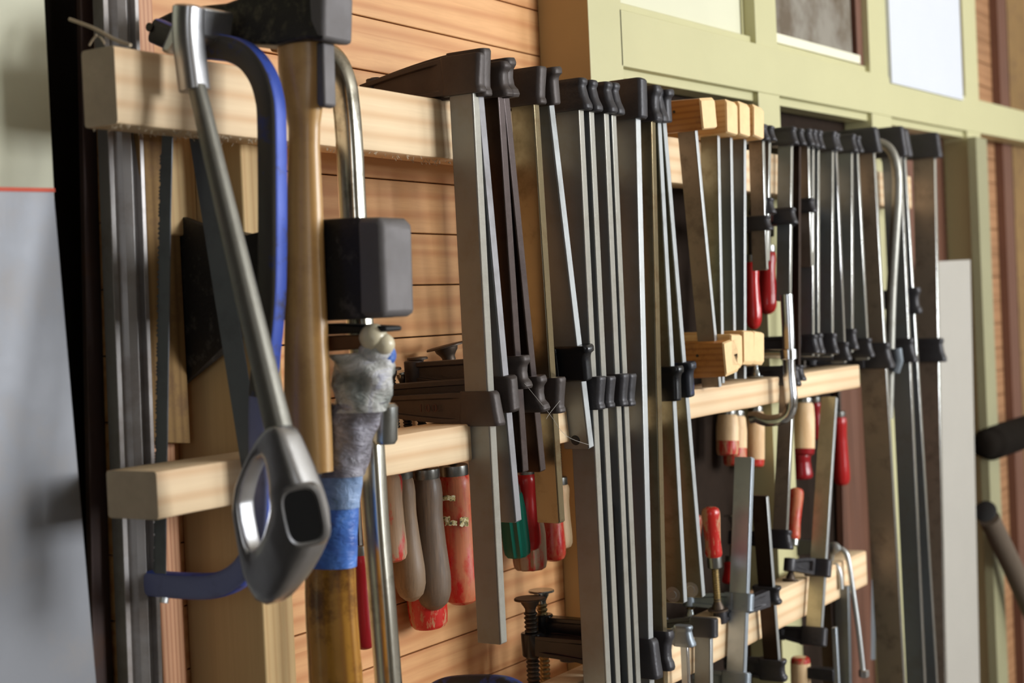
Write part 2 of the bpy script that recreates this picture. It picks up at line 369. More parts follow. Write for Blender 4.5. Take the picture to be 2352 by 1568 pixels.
# ------------------------------------------------------------------ bar clamp
STY = {'flare': [(0, .45), (.07, .62), (.16, .6), (.26, .42), (.6, .66), (.84, 1), (.95, 1.02), (1, .9)],
       'spool': [(0, .85), (.1, 1), (.18, .97), (.3, .66), (.5, .58), (.7, .64), (.8, .92), (.92, 1.04), (1, .92)],
       'taper': [(0, .3), (.05, .5), (.12, .58), (.6, .8), (.92, 1), (1, .92)],
       'rtaper': [(0, .95), (.06, 1.05), (.2, .98), (.6, .78), (.82, .72), (.88, .82), (.96, .84), (1, .74)],
       'cup': [(0, 1.1), (.05, 1.25), (.2, 1.22), (.26, .86), (.4, .78), (.8, .74), (.96, .72), (1, .6)],
       'plain': [(0, .6), (.06, .8), (.94, .8), (1, .6)]}
def rrect(o, ea, eb, a0, a1, b0, b1, r, n=4):
    pts = []
    for (ca, cb, st) in ((a1-r, b1-r, 0), (a0+r, b1-r, 1), (a0+r, b0+r, 2), (a1-r, b0+r, 3)):
        for k in range(n+1):
            th = math.pi/2*(st+k/n); pts.append(o+ea*(ca+r*math.cos(th))+eb*(cb+r*math.sin(th)))
    return pts
def socket(g, W, xs, d, w, t, s0, s1, style, pro, hw):
    pr = interp(STY[style], 16)
    rings = []
    for u, q in pr:
        sv = s0+(s1-s0)*u; h = hw*(.78+.22*q)
        if h < t/2+.001: h = t/2+.001
        rings.append(rrect(W(0, 0, sv), xs, EY, -h, h, -pro*q-.0015, w+.006+.004*q, min(h*.75, .006)))
    g.loft(rings)
def arm(g, W0, xs, d, e, q, b0, L, so0, si0, so1, si1, hw, tf=.005, web=.5, mid=.45):
    """tapering I-section from b0 to L along e; so = outer edge, si = inner edge (along d)"""
    rings = []
    n = 10
    for k in range(n+1):
        u = k/n; b = b0+(L-b0)*u
        so = so0+(so1-so0)*u**1.4; si = si0+(si1-si0)*u**1.6
        h = hw*(1-.12*u); wb = h if (u < .16 or u > .93) else h*web
        sg = 1 if si > so else -1
        T = min(tf, abs(si-so)*.3)*sg
        P = lambda a, sv: W0+e*b+q*a+d*sv
        rings.append([P(-h, so), P(h, so), P(h, so+T), P(wb, so+T*1.25), P(wb, si-T*1.25), P(h, si-T), P(h, si), P(-h, si), P(-h, si-T), P(-wb, si-T*1.25), P(-wb, so+T*1.25), P(-h, so+T)])
    g.loft(rings)
def fclamp(label, a, b, top=None, yf=-.045, w=.030, t=.0115, L=.15, style='flare', pro=.011, hw=.0095, iron='black', bar='bar', edge='teeth',
           arm_y=None, arm_style=None, arm_iron=None, handle=None, hY=None, hr=None, hk='straight', hm='red', tipm=None, tip=.7, lobes=0, pad='pad', padr=.013, padpx=None, padtilt=(0, 0, 0),
           smat='screw', name='bar_clamp', group=None, hole=False, ferr=.012, tipdrop=0.0, nofix=False, rail_z=None, armL=None, noscrew=False, extra=None, barname='bar'):
    A = onY(a[0], a[1], yf); B = onY(b[0], b[1], yf)
    d = (B-A).normalized(); xs = V((-d.z, 0, d.x)); xs = xs if xs.x > 0 else -xs
    A = A+V((0, 0, 0))
    W = lambda aa, bb, ss: A+xs*aa+EY*bb+d*ss
    Ln = (B-A).length
    def s_at(py):
        u = (py-a[1])/(b[1]-a[1]); px = a[0]+(b[0]-a[0])*u
        return (onP(px, py, A, xs)-A).dot(d)
    low = min(A.z, B.z)
    th = thing(name, label, 'clamp', V((A.x, yf+w/2, low)), group)
    g = Geo()
    # bar with a very slightly proud front strip and chamfered far end
    g.box(A, xs, EY, d, -t/2, t/2, .0006, w, -.01, Ln, 0)
    g.box(A, xs, EY, d, -t/2, t/2, -.0008, .0006, -.01, Ln-.001, 1)
    if hole:
        pass
    ob = obj(barname, g, [bar, edge], th, bevel=.0009)
    if hole:
        g = Geo().lathe(W(-t/2-.0012, w*.5, Ln-.011), xs, [(0, .0052), (.0008, .006), (t+.0016, .006), (t+.0024, .0052)], 18); obj('rivet_or_hollow_shade', g, 'rubber_and_hollow' if hole == 'dark' else 'edge', th)
        g = Geo().lathe(W(-t/2-.0006, w*.5, Ln-.011), xs, [(0, .0105), (t+.0012, .0105)], 22) if hole != 'dark' else None
        if g: obj('bar_end_eye', g, 'edge', th)
    if not nofix:
        h = -s_at(top)
        g = Geo(); socket(g, W, xs, d, w, t, -h, .001, style, pro, hw)
        arm(g, A, xs, d, EY, xs, w, L, -h*.98, 0, -h*.62, -h*.1+tipdrop, hw*.85)
        g.lathe(W(0, L-.012, -h*.62 - .006), d, [(0, .005), (.001, .006), (h*.62, .008), (h*.62+.004, .0075)], 12)
        obj('fixed_jaw', g, iron, th, bevel=.0012, ang=50)
    if arm_y:
        s0, s1 = s_at(arm_y[0]), s_at(arm_y[1])
        g = Geo(); socket(g, W, xs, d, w, t, s0, s1, arm_style or style, pro, hw)
        hd = abs(s1-s0)
        # direction of the arm
        if handle:
            hp = onY(handle[0], (handle[1]+handle[2])/2, hY); mid_s = (s0+s1)/2
            base = W(0, 0, mid_s)
            v = hp-base; v = v-d*v.dot(d); LL = v.length; e = v.normalized()
            q = d.cross(e).normalized()
            if e.y < .5: pass
        else:
            LL = (armL or L)-.01; e = EY; q = xs
        arm(g, W(0, 0, 0), xs, d, e, q, w*.8, LL, s0+hd*.04, s1-hd*.04, s0+hd*.12, s0+hd*.7, hw*.85)
        bc = W(0, 0, 0)+e*LL
        br = hw*1.15
        g.lathe(bc+d*(s0+hd*.06), d, [(0, br*.9), (.001, br), (hd*.7, br), (hd*.7+.001, br*.9)], 20)
        obj('sliding_arm', g, arm_iron or iron, th, bevel=.0012, ang=50)
        if handle:
            ht = onY(handle[0], handle[1], hY); hb = onY(handle[0]+ (b[0]-a[0])/(b[1]-a[1])*(handle[2]-handle[1])*(1 if not padpx else 1), handle[2], hY)
            axd = d
            sh = (ht-bc).dot(d)
            cc = bc+d*0
            mid = (ht+hb)/2; off = (mid-bc); off = off-d*off.dot(d)
            top_p = bc+off+d*((ht-bc).dot(d)); bot_p = bc+off+d*((hb-bc).dot(d))
            if (bot_p-top_p).dot(d) < 0: top_p, bot_p = bot_p, top_p
            pd = s0-.012
            if padpx: pd = (onP(padpx[0], padpx[1], bc+off, q)-bc).dot(d)
            pc = bc+off+d*pd
            if not noscrew:
                screw_part(th, pc+d*.012, top_p, .0055, smat)
            if pad: pad_part(th, pc, d, padr, pad, padtilt)
            handle_parts(th, top_p, bot_p, hr or .0175, hk, hm, tipm, tip, ferr, lobes)
        elif not noscrew:
            screw_part(th, bc+d*(s0-.02), bc+d*(s1+.02), .0055, smat)
            if pad: pad_part(th, bc+d*(s0-.03), d, padr, pad)
    return th

# ================================================================== THE ROOM
FLOOR = .35
def struct(name, g, mats, **k): return tag(obj(name, g, mats, **k), None, None, kind='structure')
# planked back wall: one mesh of overlapping boards
g = Geo(); z = 1.084-.0625*11.7
while z < 2.85:
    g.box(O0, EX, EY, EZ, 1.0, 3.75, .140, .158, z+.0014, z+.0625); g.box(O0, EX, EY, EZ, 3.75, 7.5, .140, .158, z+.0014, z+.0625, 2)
    z += .0625
g.box(O0, EX, EY, EZ, .995, 7.5, .1565, .19, FLOOR, 2.9, 1)
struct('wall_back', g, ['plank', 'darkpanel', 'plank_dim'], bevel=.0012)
struct('wall_corner', abox(-2.0, .995, .19, .22, FLOOR, 2.9), 'blackgap')
struct('floor', abox(-2.0, 7.5, -3.6, .22, FLOOR-.05, FLOOR), 'floor')
struct('ceiling', abox(-2.0, 7.5, -3.6, .22, 2.9, 2.95), 'ceil')
g = abox(-2.05, -2.0, -3.6, -2.5, FLOOR, 2.9); abox(-2.05, -2.0, -1.3, .22, FLOOR, 2.9, g); abox(-2.05, -2.0, -2.5, -1.3, FLOOR, 1.2, g); abox(-2.05, -2.0, -2.5, -1.3, 2.4, 2.9, g)
struct('wall_left', g, 'plaster')
g = abox(-2.03, -1.98, -2.5, -2.45, 1.2, 2.4); abox(-2.03, -1.98, -1.35, -1.3, 1.2, 2.4, g); abox(-2.03, -1.98, -2.45, -1.35, 1.2, 1.25, g); abox(-2.03, -1.98, -2.45, -1.35, 2.35, 2.4, g)
struct('window_4', g, 'board_white')  # unseen window added to carry the fill lamp below
L = bpy.data.lights.new('added_side_fill', 'AREA'); L.shape = 'RECTANGLE'; L.size = 1.1; L.size_y = 1.1; L.energy = 13; L.color = (.97, .98, 1)  # fill lamp added to brighten the left-facing sides
lo = bpy.data.objects.new('added_side_fill', L); COL.objects.link(lo); lo.location = (-2.06, -1.9, 1.8); lo.rotation_euler = (math.radians(90), 0, math.radians(-90))
struct('wall_right', abox(7.5, 7.55, -3.6, .22, FLOOR, 2.9), 'plaster')
WINS = [(1.9, 3.1), (3.6, 4.8), (5.4, 6.9)]; WZ = (1.25, 2.55)
g = Geo()
xs_ = [-2.0]+[v for w_ in WINS for v in w_]+[7.5]
for i in range(0, len(xs_), 2): abox(xs_[i], xs_[i+1], -3.65, -3.6, FLOOR, 2.9, g)
for a, b in WINS: abox(a, b, -3.65, -3.6, FLOOR, WZ[0], g); abox(a, b, -3.65, -3.6, WZ[1], 2.9, g)
struct('wall_front', g, 'plaster')
for i, (a, b) in enumerate(WINS):
    g = Geo(); t_ = .05
    abox(a, a+t_, -3.63, -3.58, *WZ, g); abox(b-t_, b, -3.63, -3.58, *WZ, g)
    abox(a+t_, b-t_, -3.63, -3.58, WZ[0], WZ[0]+t_, g); abox(a+t_, b-t_, -3.63, -3.58, WZ[1]-t_, WZ[1], g)
    m_ = (a+b)/2; abox(m_-.02, m_+.02, -3.625, -3.585, WZ[0]+t_, WZ[1]-t_, g)
    struct('window_%d' % (i+1), g, 'board_white')
    L = bpy.data.lights.new('window_daylight', 'AREA'); L.shape = 'RECTANGLE'; L.size = b-a-.1; L.size_y = WZ[1]-WZ[0]-.1
    L.energy = [205, 96, 58][i]; L.color = (.95, .98, 1)
    lo = bpy.data.objects.new('window_daylight', L); COL.objects.link(lo)
    lo.location = ((a+b)/2, -3.66, (WZ[0]+WZ[1])/2); lo.rotation_euler = (math.radians(90), 0, 0)

def tofloor(a, b):
    return a+(b-a)*((FLOOR+.002-a.z)/(b.z-a.z))
# ---- painted door frame standing in front of the planks (front face Y = .06)
FY = .06
def face(pts, Y, depth, g=None, mi=0):
    P = [onY(x, y, Y) for x, y in pts]; g = g or Geo()
    return g.loft([P, [p+EY*depth for p in P]], mi)
def quad(pts, Y, depth, g=None):
    P = [onY(x, y, Y) for x, y in pts]; P[2] = tofloor(P[1], P[2]); P[3] = tofloor(P[0], P[3])
    return (g or Geo()).loft([P, [p+EY*depth for p in P]])
def vstrip(xa, xb, ytop, ybot, Y, g=None, depth=.02, za=None, zb=None, mi=0):
    """upright board given by its left and right edge pixel at a reference row, made truly vertical"""
    g = g or Geo(); L_ = onY(xa, ytop, Y); R_ = onY(xb, ytop, Y)
    return g.box(O0, EX, EY, EZ, L_.x, R_.x, Y, Y+depth, za if za is not None else onY(xa, ybot, Y).z, zb if zb is not None else L_.z, mi)
XP0 = onY(1355, 120, FY).x
g = abox(XP0, XP0+.095, FY, .139, FLOOR, 2.9)
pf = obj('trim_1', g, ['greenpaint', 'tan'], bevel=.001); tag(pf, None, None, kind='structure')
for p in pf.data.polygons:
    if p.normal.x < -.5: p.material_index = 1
ZB0, ZB1 = 1.838, 1.918     # cross rail
RISE = .024
def zb(x, base): return base+RISE*(x-XP0)
X2, X3 = onY(1742, 150, FY).x, onY(1790, 150, FY).x
X4, X5 = onY(2004, 220, FY).x, onY(2048, 220, FY).x
X6, X7 = onY(2222, 260, FY).x, onY(2252, 260, FY).x
k_ = 2
for a, b in ((X2, X3), (X4, X5), (X6, X7)):
    struct('trim_%d' % k_, abox(a, b, FY+.002, .12, FLOOR, 2.9), 'greenpaint', bevel=.001); k_ += 1
g = Geo(); xe = 5.0
bot = lambda x: zb(x, ZB0); tp = lambda x: zb(x, ZB1)
g.loft([[V((XP0+.09, FY, bot(XP0+.09))), V((xe, FY, bot(xe))), V((xe, FY, tp(xe))), V((XP0+.09, FY, tp(XP0+.09)))],
        [V((XP0+.09, .11, bot(XP0+.09))), V((xe, .11, bot(xe))), V((xe, .11, tp(xe))), V((XP0+.09, .11, tp(XP0+.09)))]])
# moulded lip under and over the cross rail
for zz, o_ in ((ZB0-.014, 0), (ZB1, 0)):
    for a, b in ((XP0+.095, X2), (X3, X4), (X5, X6)):
        P = [V((a, FY+.012, zb(a, zz))), V((b, FY+.012, zb(b, zz))), V((b, FY+.012, zb(b, zz+.014))), V((a, FY+.012, zb(a, zz+.014)))]
        g.loft([P, [p+EY*.04 for p in P]])
struct('trim_%d' % k_, g, 'greenpaint', bevel=.001); k_ += 1
# panels in the openings
def panel(name, a, b, z0, z1, Y, mat, label, cat, parts=None):
    P = [V((a, Y, zb(a, z0))), V((b, Y, zb(b, z0))), V((b, Y, z1)), V((a, Y, z1))]
    return tag(obj(name, Geo().loft([P, [p+EY*.008 for p in P]]), mat), label, cat)
panel('panel_board', XP0+.097, onY(1702, 90, .085).x, ZB1+.0145, 2.5, .085, 'board_cream', 'cream board set behind the first opening of the pale green frame', 'panel')
tag(obj('frame_batten', abox(onY(1703, 90, .085).x, X2-.001, .083, .1, zb(X2, ZB1)+.0145, 2.5), 'greenpaint'), 'narrow green batten with a screw beside the cream board', 'batten')
panel('window_pane', X3+.012, X4-.05, ZB1+.0145, 2.5, .08, 'glass', 'dusty grey glass pane in the middle opening of the green frame', 'pane')
P = [V((X3+.001, .068, zb(X3, ZB1+.014))), V((X4-.04, .068, zb(X4, ZB1+.014))), V((X4-.04, .068, zb(X4, ZB1+.03))), V((X3+.001, .068, zb(X3, ZB1+.03)))]
tag(obj('glazing_bead', Geo().loft([P, [p+EY*.012 for p in P]]), 'white_bead'), 'white glazing bead along the bottom of the grey pane', 'bead')
tag(obj('edge_batten', abox(X4-.035, X4-.001, .075, .1, zb(X4, ZB1)+.0145, 2.5), 'brownpanel'), 'narrow brown batten right of the grey pane', 'batten')
panel('white_sheet', X5-.01, X6-.05, ZB1-.012, 2.5, .0545, 'board_white', 'plain white sheet covering the third opening of the green frame', 'panel')
tag(obj('side_batten', abox(X6-.035, X6-.001, .07, .1, zb(X6, ZB1)+.0145, 2.5), 'brownpanel'), 'thin brown batten right of the white sheet', 'batten')
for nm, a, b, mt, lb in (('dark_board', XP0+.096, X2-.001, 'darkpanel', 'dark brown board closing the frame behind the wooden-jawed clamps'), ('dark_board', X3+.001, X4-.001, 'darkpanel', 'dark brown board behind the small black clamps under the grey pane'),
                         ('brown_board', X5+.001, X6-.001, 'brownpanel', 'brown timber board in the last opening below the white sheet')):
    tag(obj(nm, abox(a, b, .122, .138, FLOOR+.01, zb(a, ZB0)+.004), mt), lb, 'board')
# far side of the frame
tag(obj('leaning_board', quad([(2148, 600), (2229, 596), (2252, 1640), (2178, 1640)], .03, .018), 'palepanel', bevel=.001), 'pale grey board leaning upright beside the last long clamp', 'board')
tag(obj('upright_strip', abox(onY(2236, 600, .052).x, onY(2258, 600, .052).x+.01, .035, .055, FLOOR+.01, zb(3.7, ZB0)-.02), 'olivestrip'), 'grey-green upright strip right of the pale leaning board', 'strip')
for a, b, mt, lb in ((2296, 2316, 'brownpanel', 'reddish brown upright batten on the planks at the right edge'), (2318, 2360, 'oldwood', 'broad brown upright board at the right edge')):
    xx0, xx1 = onY(a, 200, .12).x, onY(b, 200, .12).x
    tag(obj('wall_batten', abox(xx0, xx1, .118, .139, FLOOR+.01, 2.85), mt), lb, 'batten')
tag(obj('black_hose', Geo().tube(smooth_path([onY(2255, 1022, .034), onY(2266, 1020, .034), onY(2300, 1010, .03), onY(2400, 976, .02)]), .040, .040, up=EY, scales=[.3, .5, .62, .7, .75, .78, .82, .85]+[1]*11), 'blackgap'), 'thick black rounded object jutting in at the right edge', 'hose')
t = thing('vacuum_pipe', 'grey pipe with a dark flanged end slanting down at the lower right', 'pipe', onY(2262, 1180, .03))
obj('pipe', Geo().tube([onY(2272, 1190, .02), onY(2320, 1290, .0), onY(2400, 1470, -.04)], .024, .024, up=EY, seg=20), 'darkpipe', t)
a_, b_ = onY(2262, 1172, .02), onY(2272, 1190, .02)
obj('flange', Geo().lathe(a_, b_-a_, [(0, .020), (.003, .026), (.006, .026), (.010, .022)], 28), 'rubber_and_hollow', t)

# ================================================================== LEFT SIDE
tag(obj('trim_%d' % k_, abox(onY(297, 50, .12).x, onY(350, 50, .12).x, .118, .1395, FLOOR, 2.9), 'trim', bevel=.0015), None, None, kind='structure'); k_ += 1
tag(obj('trim_%d' % k_, abox(onY(-60, 300, .10).x, onY(118, 300, .10).x, .10, .16, FLOOR, 2.9), 'greenpost', bevel=.001), None, None, kind='structure'); k_ += 1
tag(obj('shaded_post_side', abox(onY(120, 300, .15).x, onY(186, 300, .15).x, .15, .188, FLOOR, 2.9), 'blackgap'), None, None, kind='structure').name = 'trim_%d' % k_; k_ += 1  # black strip painted for the shaded side of the green post
t = thing('aluminium_sheet', 'broad aluminium sheet with a red taped top edge leaning at the far left', 'sheet', onY(60, 1560, .06))
def lean(pts): return [onP(x, y, onY(60, 1000, .06), V((0, 1, .02))) for x, y in pts]
P = lean([(-80, 436), (124, 440), (228, 1640), (-80, 1640)]); P[2] = tofloor(P[1], P[2]); P[3] = tofloor(P[0], P[3])
obj('sheet', Geo().loft([P, [p+EY*.004 for p in P]]), 'sheet', t, bevel=.0006)
P = lean([(-80, 428), (124, 432), (125, 441), (-80, 438)])
obj('edge_tape', Geo().loft([[p-EY*.001 for p in P], [p+EY*.005 for p in P]]), 'redline', t)
P = [onY(x, y, .12) for x, y in ((184, -60), (212, -60), (262, 1640), (216, 1640))]; P[2] = tofloor(P[1], P[2]); P[3] = tofloor(P[0], P[3])
tag(obj('steel_strip', Geo().loft([P, [p+EY*.006 for p in P]]), 'brownsteel', bevel=.0008), 'thin dark brown steel strip standing left of the grey channel', 'strip')
# weathered steel channel: lofted profile
def chan(y):
    u = (y-0)/1568; x0, x1 = 226+58*u, 308+56*u
    o = onY(x0, y, .105); e = onY(x1, y, .105); w_ = (e-o)
    prof = [(0, .0), (.0, -.006), (.14, -.006), (.16, .002), (.32, .003), (.45, -.003), (.62, -.007), (.70, .001), (.88, .002), (.9, -.005), (1, -.006), (1, .008), (0, .008)]
    return [o+w_*a+EY*b for a, b in prof]
tag(obj('steel_channel', Geo().loft([chan(-60), chan(500), chan(1000), [tofloor(a_, b_) for a_, b_ in zip(chan(1000), chan(1700))]]), 'channel', bevel=.0006, smooth=False), 'weathered grey ribbed steel channel standing beside the rack end', 'channel')
P = [onY(x, y, .100) for x, y in ((318, 300), (402, 300), (438, 1018), (352, 1016))]
tag(obj('rough_board', Geo().loft([P, [p+EY*.012 for p in P]]), 'oldwood', bevel=.001), 'rough brown bark-edged board behind the bow saw blade', 'board')
tag(obj('trim_%d' % k_, abox(onY(392, 1300, .132).x, onY(412, 1300, .132).x, .128, .1395, FLOOR, onY(400, 1022, .13).z), 'trim', bevel=.001), None, None, kind='structure'); k_ += 1

# ================================================================== THE RACK
XL, XR = .893, 2.976
t = thing('clamp_rack', 'pine rack of three horizontal rails on posts holding the clamps', 'rack', V((XL, 0, FLOOR)))
def rail(name, x0, x1, y0, y1, z0, z1):
    g = Geo(); n = 40; rings = []
    for i in range(n+1):
        x = x0+(x1-x0)*i/n; j = random.uniform(-.0005, .0005)
        rings.append(rrect(V((x, 0, 0)), EY, EZ, y0, y1, z0+j, z1+j*.6, .003, 2))
    g.loft(rings); g.m[-1] = 1; g.m[-2] = 1
    return obj(name, g, ['rail', 'endgrain'], t)
rt = rail('top_rail', XL, XR, 0, .039, 1.6725, 1.737)
rail('middle_rail', XL+.004, 2.58, -.02, .039, 1.3445, 1.3845)
rail('bottom_rail', 1.30, 2.62, -.004, .039, .989, 1.050)
obj('post', abox(1.083, 1.127, .0395, .1395, FLOOR, 1.70), 'post', t, bevel=.002)
obj('post', abox(1.045, 1.0825, .098, .1395, onY(560, 545, .1).z, 1.70), 'post', t, bevel=.002)
# sawn fibres hanging off the end of the top rail
g = Geo()
for pts in ([(300, 104), (262, 90), (215, 65), (160, 44)], [(205, 104), (212, 92), (222, 80)], [(240, 100), (232, 88), (226, 84)]):
    P = [onX(x, y, XL+.003) for x, y in pts]
    g.tube(smooth_path(P, 5), .0016 if len(pts) > 3 else .0009, up=EX, seg=6)
obj('splinter', g, 'endgrain', rt)
g = Geo()
for k in range(160):
    x = random.uniform(XL, 1.4); p = V((x, random.uniform(0, .0385), 1.6725)); g.tube([p, p+V((random.uniform(-.004, .004), 0, -random.uniform(.0012, .0035)))], .0005, up=EY, seg=4)
obj('sawn_fibres', g, 'endgrain', rt)['kind'] = 'stuff'
# red-brown plank behind the right end of the rack
tag(obj('red_brown_plank', quad([(1930, 880), (2022, 880), (2040, 1640), (1948, 1640)], .103, .014), 'brownpanel', bevel=.001), 'reddish brown plank standing behind the right end of the lower rails', 'plank')

# ================================================================== BAR CLAMPS, nearest group
GA = None
K = dict
FC = fclamp
FC('nearest bar clamp, broad grey bar hanging right against the end of the front rail section', (1092, 213), (1157, 1478), top=124, L=.150, style='rtaper', pro=.012, iron='iron', arm_y=(897, 977), arm_style='taper',
   handle=(893, 1086, 1290), hY=.100, hr=.0165, hk='straight', hm='redbare', pad='pad_dark', padr=.012)
FC('brown-jawed bar clamp half hidden behind the nearest one, its bar ending mid-rack', (1103.5, 221), (1191, 1198), top=114, L=.150, w=.026, style='rtaper', pro=.013, iron='iron', edge='edge_grey', arm_y=(862, 945), arm_style='plain',
   handle=(920, 1092, 1380), hY=.100, hr=.0185, hk='bulb', hm='bare', pad='pad_dark')
FC('rust-brown bar clamp with a spool-shaped sliding jaw set highest', (1150, 222), (1207, 1084), top=143, L=.145, style='spool', pro=.012, iron='iron', bar='bar_dark', edge='teeth_dark', arm_y=(816, 892), arm_style='spool',
   handle=(978, 1092, 1400), hY=.094, hr=.0215, hk='bulb', hm='bare2', pad='pad_dark', padr=.012, padpx=(960, 822))
FC('rust-brown bar clamp whose spool-shaped sliding jaw sits one step lower', (1162.5, 224), (1247, 1082), top=135, L=.135, style='spool', pro=.013, iron='iron', bar='bar_dark', edge='teeth_dark', arm_y=(862, 944), arm_style='spool',
   handle=(962, 1200, 1440), hY=.113, hr=.0235, hk='barrel', hm='red', pad='pad')
FC('bar clamp with a yellowed bar ending above the lower rail and a glossy red handle', (1231, 239), (1291, 1200), top=155, L=.140, style='rtaper', pro=.012, iron='iron', bar='bar_brass', edge='teeth_brass', arm_y=(866, 948), arm_style='rtaper',
   handle=(1043, 1086, 1387), hY=.096, hr=.0225, hk='straight', hm='red2', tipm=None, pad='pad_dark', padr=.0235, ferr=.014, padpx=(1015, 795), padtilt=(.1, -.16, 0))
FC('leaning bar clamp with smooth rounded bar and a rivet hole in its lower end', (1266, 240), (1358, 1029), top=156, w=.034, L=.13, style='cup', pro=.012, iron='iron', edge='edge_soft', arm_y=(792, 873), arm_style='cup', arm_iron='gloss',
   handle=(1172, 1130, 1278), hY=.062, hr=.017, hk='barrel', hm='green', lobes=10, hole='dark')
FC('full-length bar clamp with the widest bright grey bar in the middle of the rack', (1334, 252), (1402, 1660), top=180, w=.0315, L=.14, style='flare', pro=.012, arm_y=(864, 940), arm_style='rtaper',
   handle=(1206, 1085, 1264), hY=.062, hr=.016, hk='straight', hm='redclean')
FC('full-length bar clamp second in the tight row of four', (1358, 256), (1424, 1660), top=185, L=.14, style='flare', pro=.012, edge='teeth', arm_y=(864, 936), arm_style='rtaper',
   handle=(1212, 1190, 1308), hY=.082, hr=.0225, hk='barrel', hm='redbare', lobes=9)
FC('full-length bar clamp third in the tight row of four', (1392, 260), (1452, 1660), top=189, L=.14, style='flare', pro=.012, edge='teeth', arm_y=(858, 932), arm_style='rtaper',
   handle=(1264, 1110, 1288), hY=.070, hr=.0165, hk='straight', hm='red2')
FC('full-length bar clamp last in the tight row of four', (1409, 264), (1470, 1660), top=191, L=.14, style='flare', pro=.012, edge='teeth', arm_y=(858, 932), arm_style='rtaper',
   handle=(1283, 1110, 1260), hY=.072, hr=.015, hk='straight', hm='palewood')
FC('bar clamp with a big square black head and its sliding jaw near the bottom edge', (1465, 272), (1500, 1700), top=181, L=.15, style='plain', pro=.012, hw=.011, edge='edge', t=.013, arm_y=(1465, 1556), arm_style='taper', armL=.13, noscrew=True)
FC('bar clamp with a rusty serrated bar, sliding jaw low beside the square-headed one', (1500, 279), (1532, 1700), top=198, L=.14, style='spool', pro=.010, bar='bar_brass', edge='teeth_brass', arm_y=(1447, 1538), arm_style='spool', armL=.13, noscrew=True)
FC('leaning zinc bar clamp with a black sliding jaw and an eye at the bar end', (1514, 281), (1574, 1384), top=204, L=.13, style='flare', pro=.010, t=.010, bar='bar_olive', edge='edge_soft', arm_y=(840, 920), arm_style='cup', arm_iron='gloss', armL=.10, hole=True)
FC('leaning zinc bar clamp with a blue-tinged sliding jaw and an eye at the bar end', (1526, 281), (1616, 1371), top=207, L=.13, style='cup', pro=.011, t=.010, bar='bar_olive', edge='edge_soft', arm_y=(831, 911), arm_style='cup', arm_iron='bluecast', armL=.10, hole=True)

# ================================================================== WOODEN CAM CLAMPS
def wclamp(label, a, b, uy, ly, mat, w=.026, t=.008, front=.022, hx=.0175, L=.13, lowmat=None, bar='bar_brown'):
    yf = -.045; A = onY(a[0], a[1], yf); B = onY(b[0], b[1], yf); d = (B-A).normalized(); xs = V((-d.z, 0, d.x))
    def s_at(py):
        u = (py-a[1])/(b[1]-a[1]); return (onP(a[0]+(b[0]-a[0])*u, py, A, xs)-A).dot(d)
    th = thing('cam_clamp', label, 'clamp', V((A.x, yf, B.z)), 'wooden-jawed cam clamps on the top rail')
    g = Geo().box(A, xs, EY, d, -t/2, t/2, .0004, w, s_at(uy[0])+.01, (B-A).length).box(A, xs, EY, d, -t/2, t/2, -.0008, .0004, s_at(uy[0])+.01, (B-A).length, 1)
    obj('bar', g, [bar, 'edge'], th, bevel=.0008)
    for nm, (y0, y1), m_ in (('fixed_jaw', uy, mat), ('sliding_jaw', ly, lowmat or mat)):
        g = Geo(); s0, s1 = s_at(y0), s_at(y1); hh = s1-s0; rings = []
        up = nm == 'fixed_jaw'
        prof = [(-front, .12, .96), (-front+.003, .03, 1), (.02, 0, 1), (L*.55, 0, 1), (L*.8, .0 if not up else .05, 1), (L, .18, .94)]
        if not up: prof = [(p, 1-c, 1-a_) for p, a_, c in prof]
        for bb, u0, u1 in prof: rings.append(rrect(A+EY*bb, xs, d, -hx, hx, s0+hh*u0, s0+hh*u1, .0025, 2))
        g.loft(rings); g.m[-2] = 1; g.m[-1] = 1
        n4 = len(rings[0])
        for j in range(n4): g.m[j] = 1
        o = obj(nm, g, [m_, 'jaw_end'], th)
        for kk in range(2):
            g = Geo(); g.lathe(A-xs*(hx+.0006)+EY*(.02+.022*kk)+d*(s0+hh*(.35+.35*kk)), xs, [(0, .002), (.001, .0022)], 10); obj('pin', g, 'screw', o)
wclamp('wooden-jawed cam clamp, leaning, with dark stained jaws at the front of its row', (1599, 306), (1654, 888), (226, 300), (782, 862), 'jaw_old', hx=.0215)
wclamp('second wooden-jawed cam clamp in the row, behind the dark stained one', (1650, 320), (1661, 880), (233, 312), (768, 848), 'jaw', bar='bar_olive')
wclamp('third wooden-jawed cam clamp in the row', (1679, 321), (1689, 870), (237, 316), (760, 840), 'jaw', bar='bar')
wclamp('last wooden-jawed cam clamp in the row, next to the small black clamps', (1711, 324), (1711, 870), (245, 320), (762, 840), 'jaw', bar='bar')

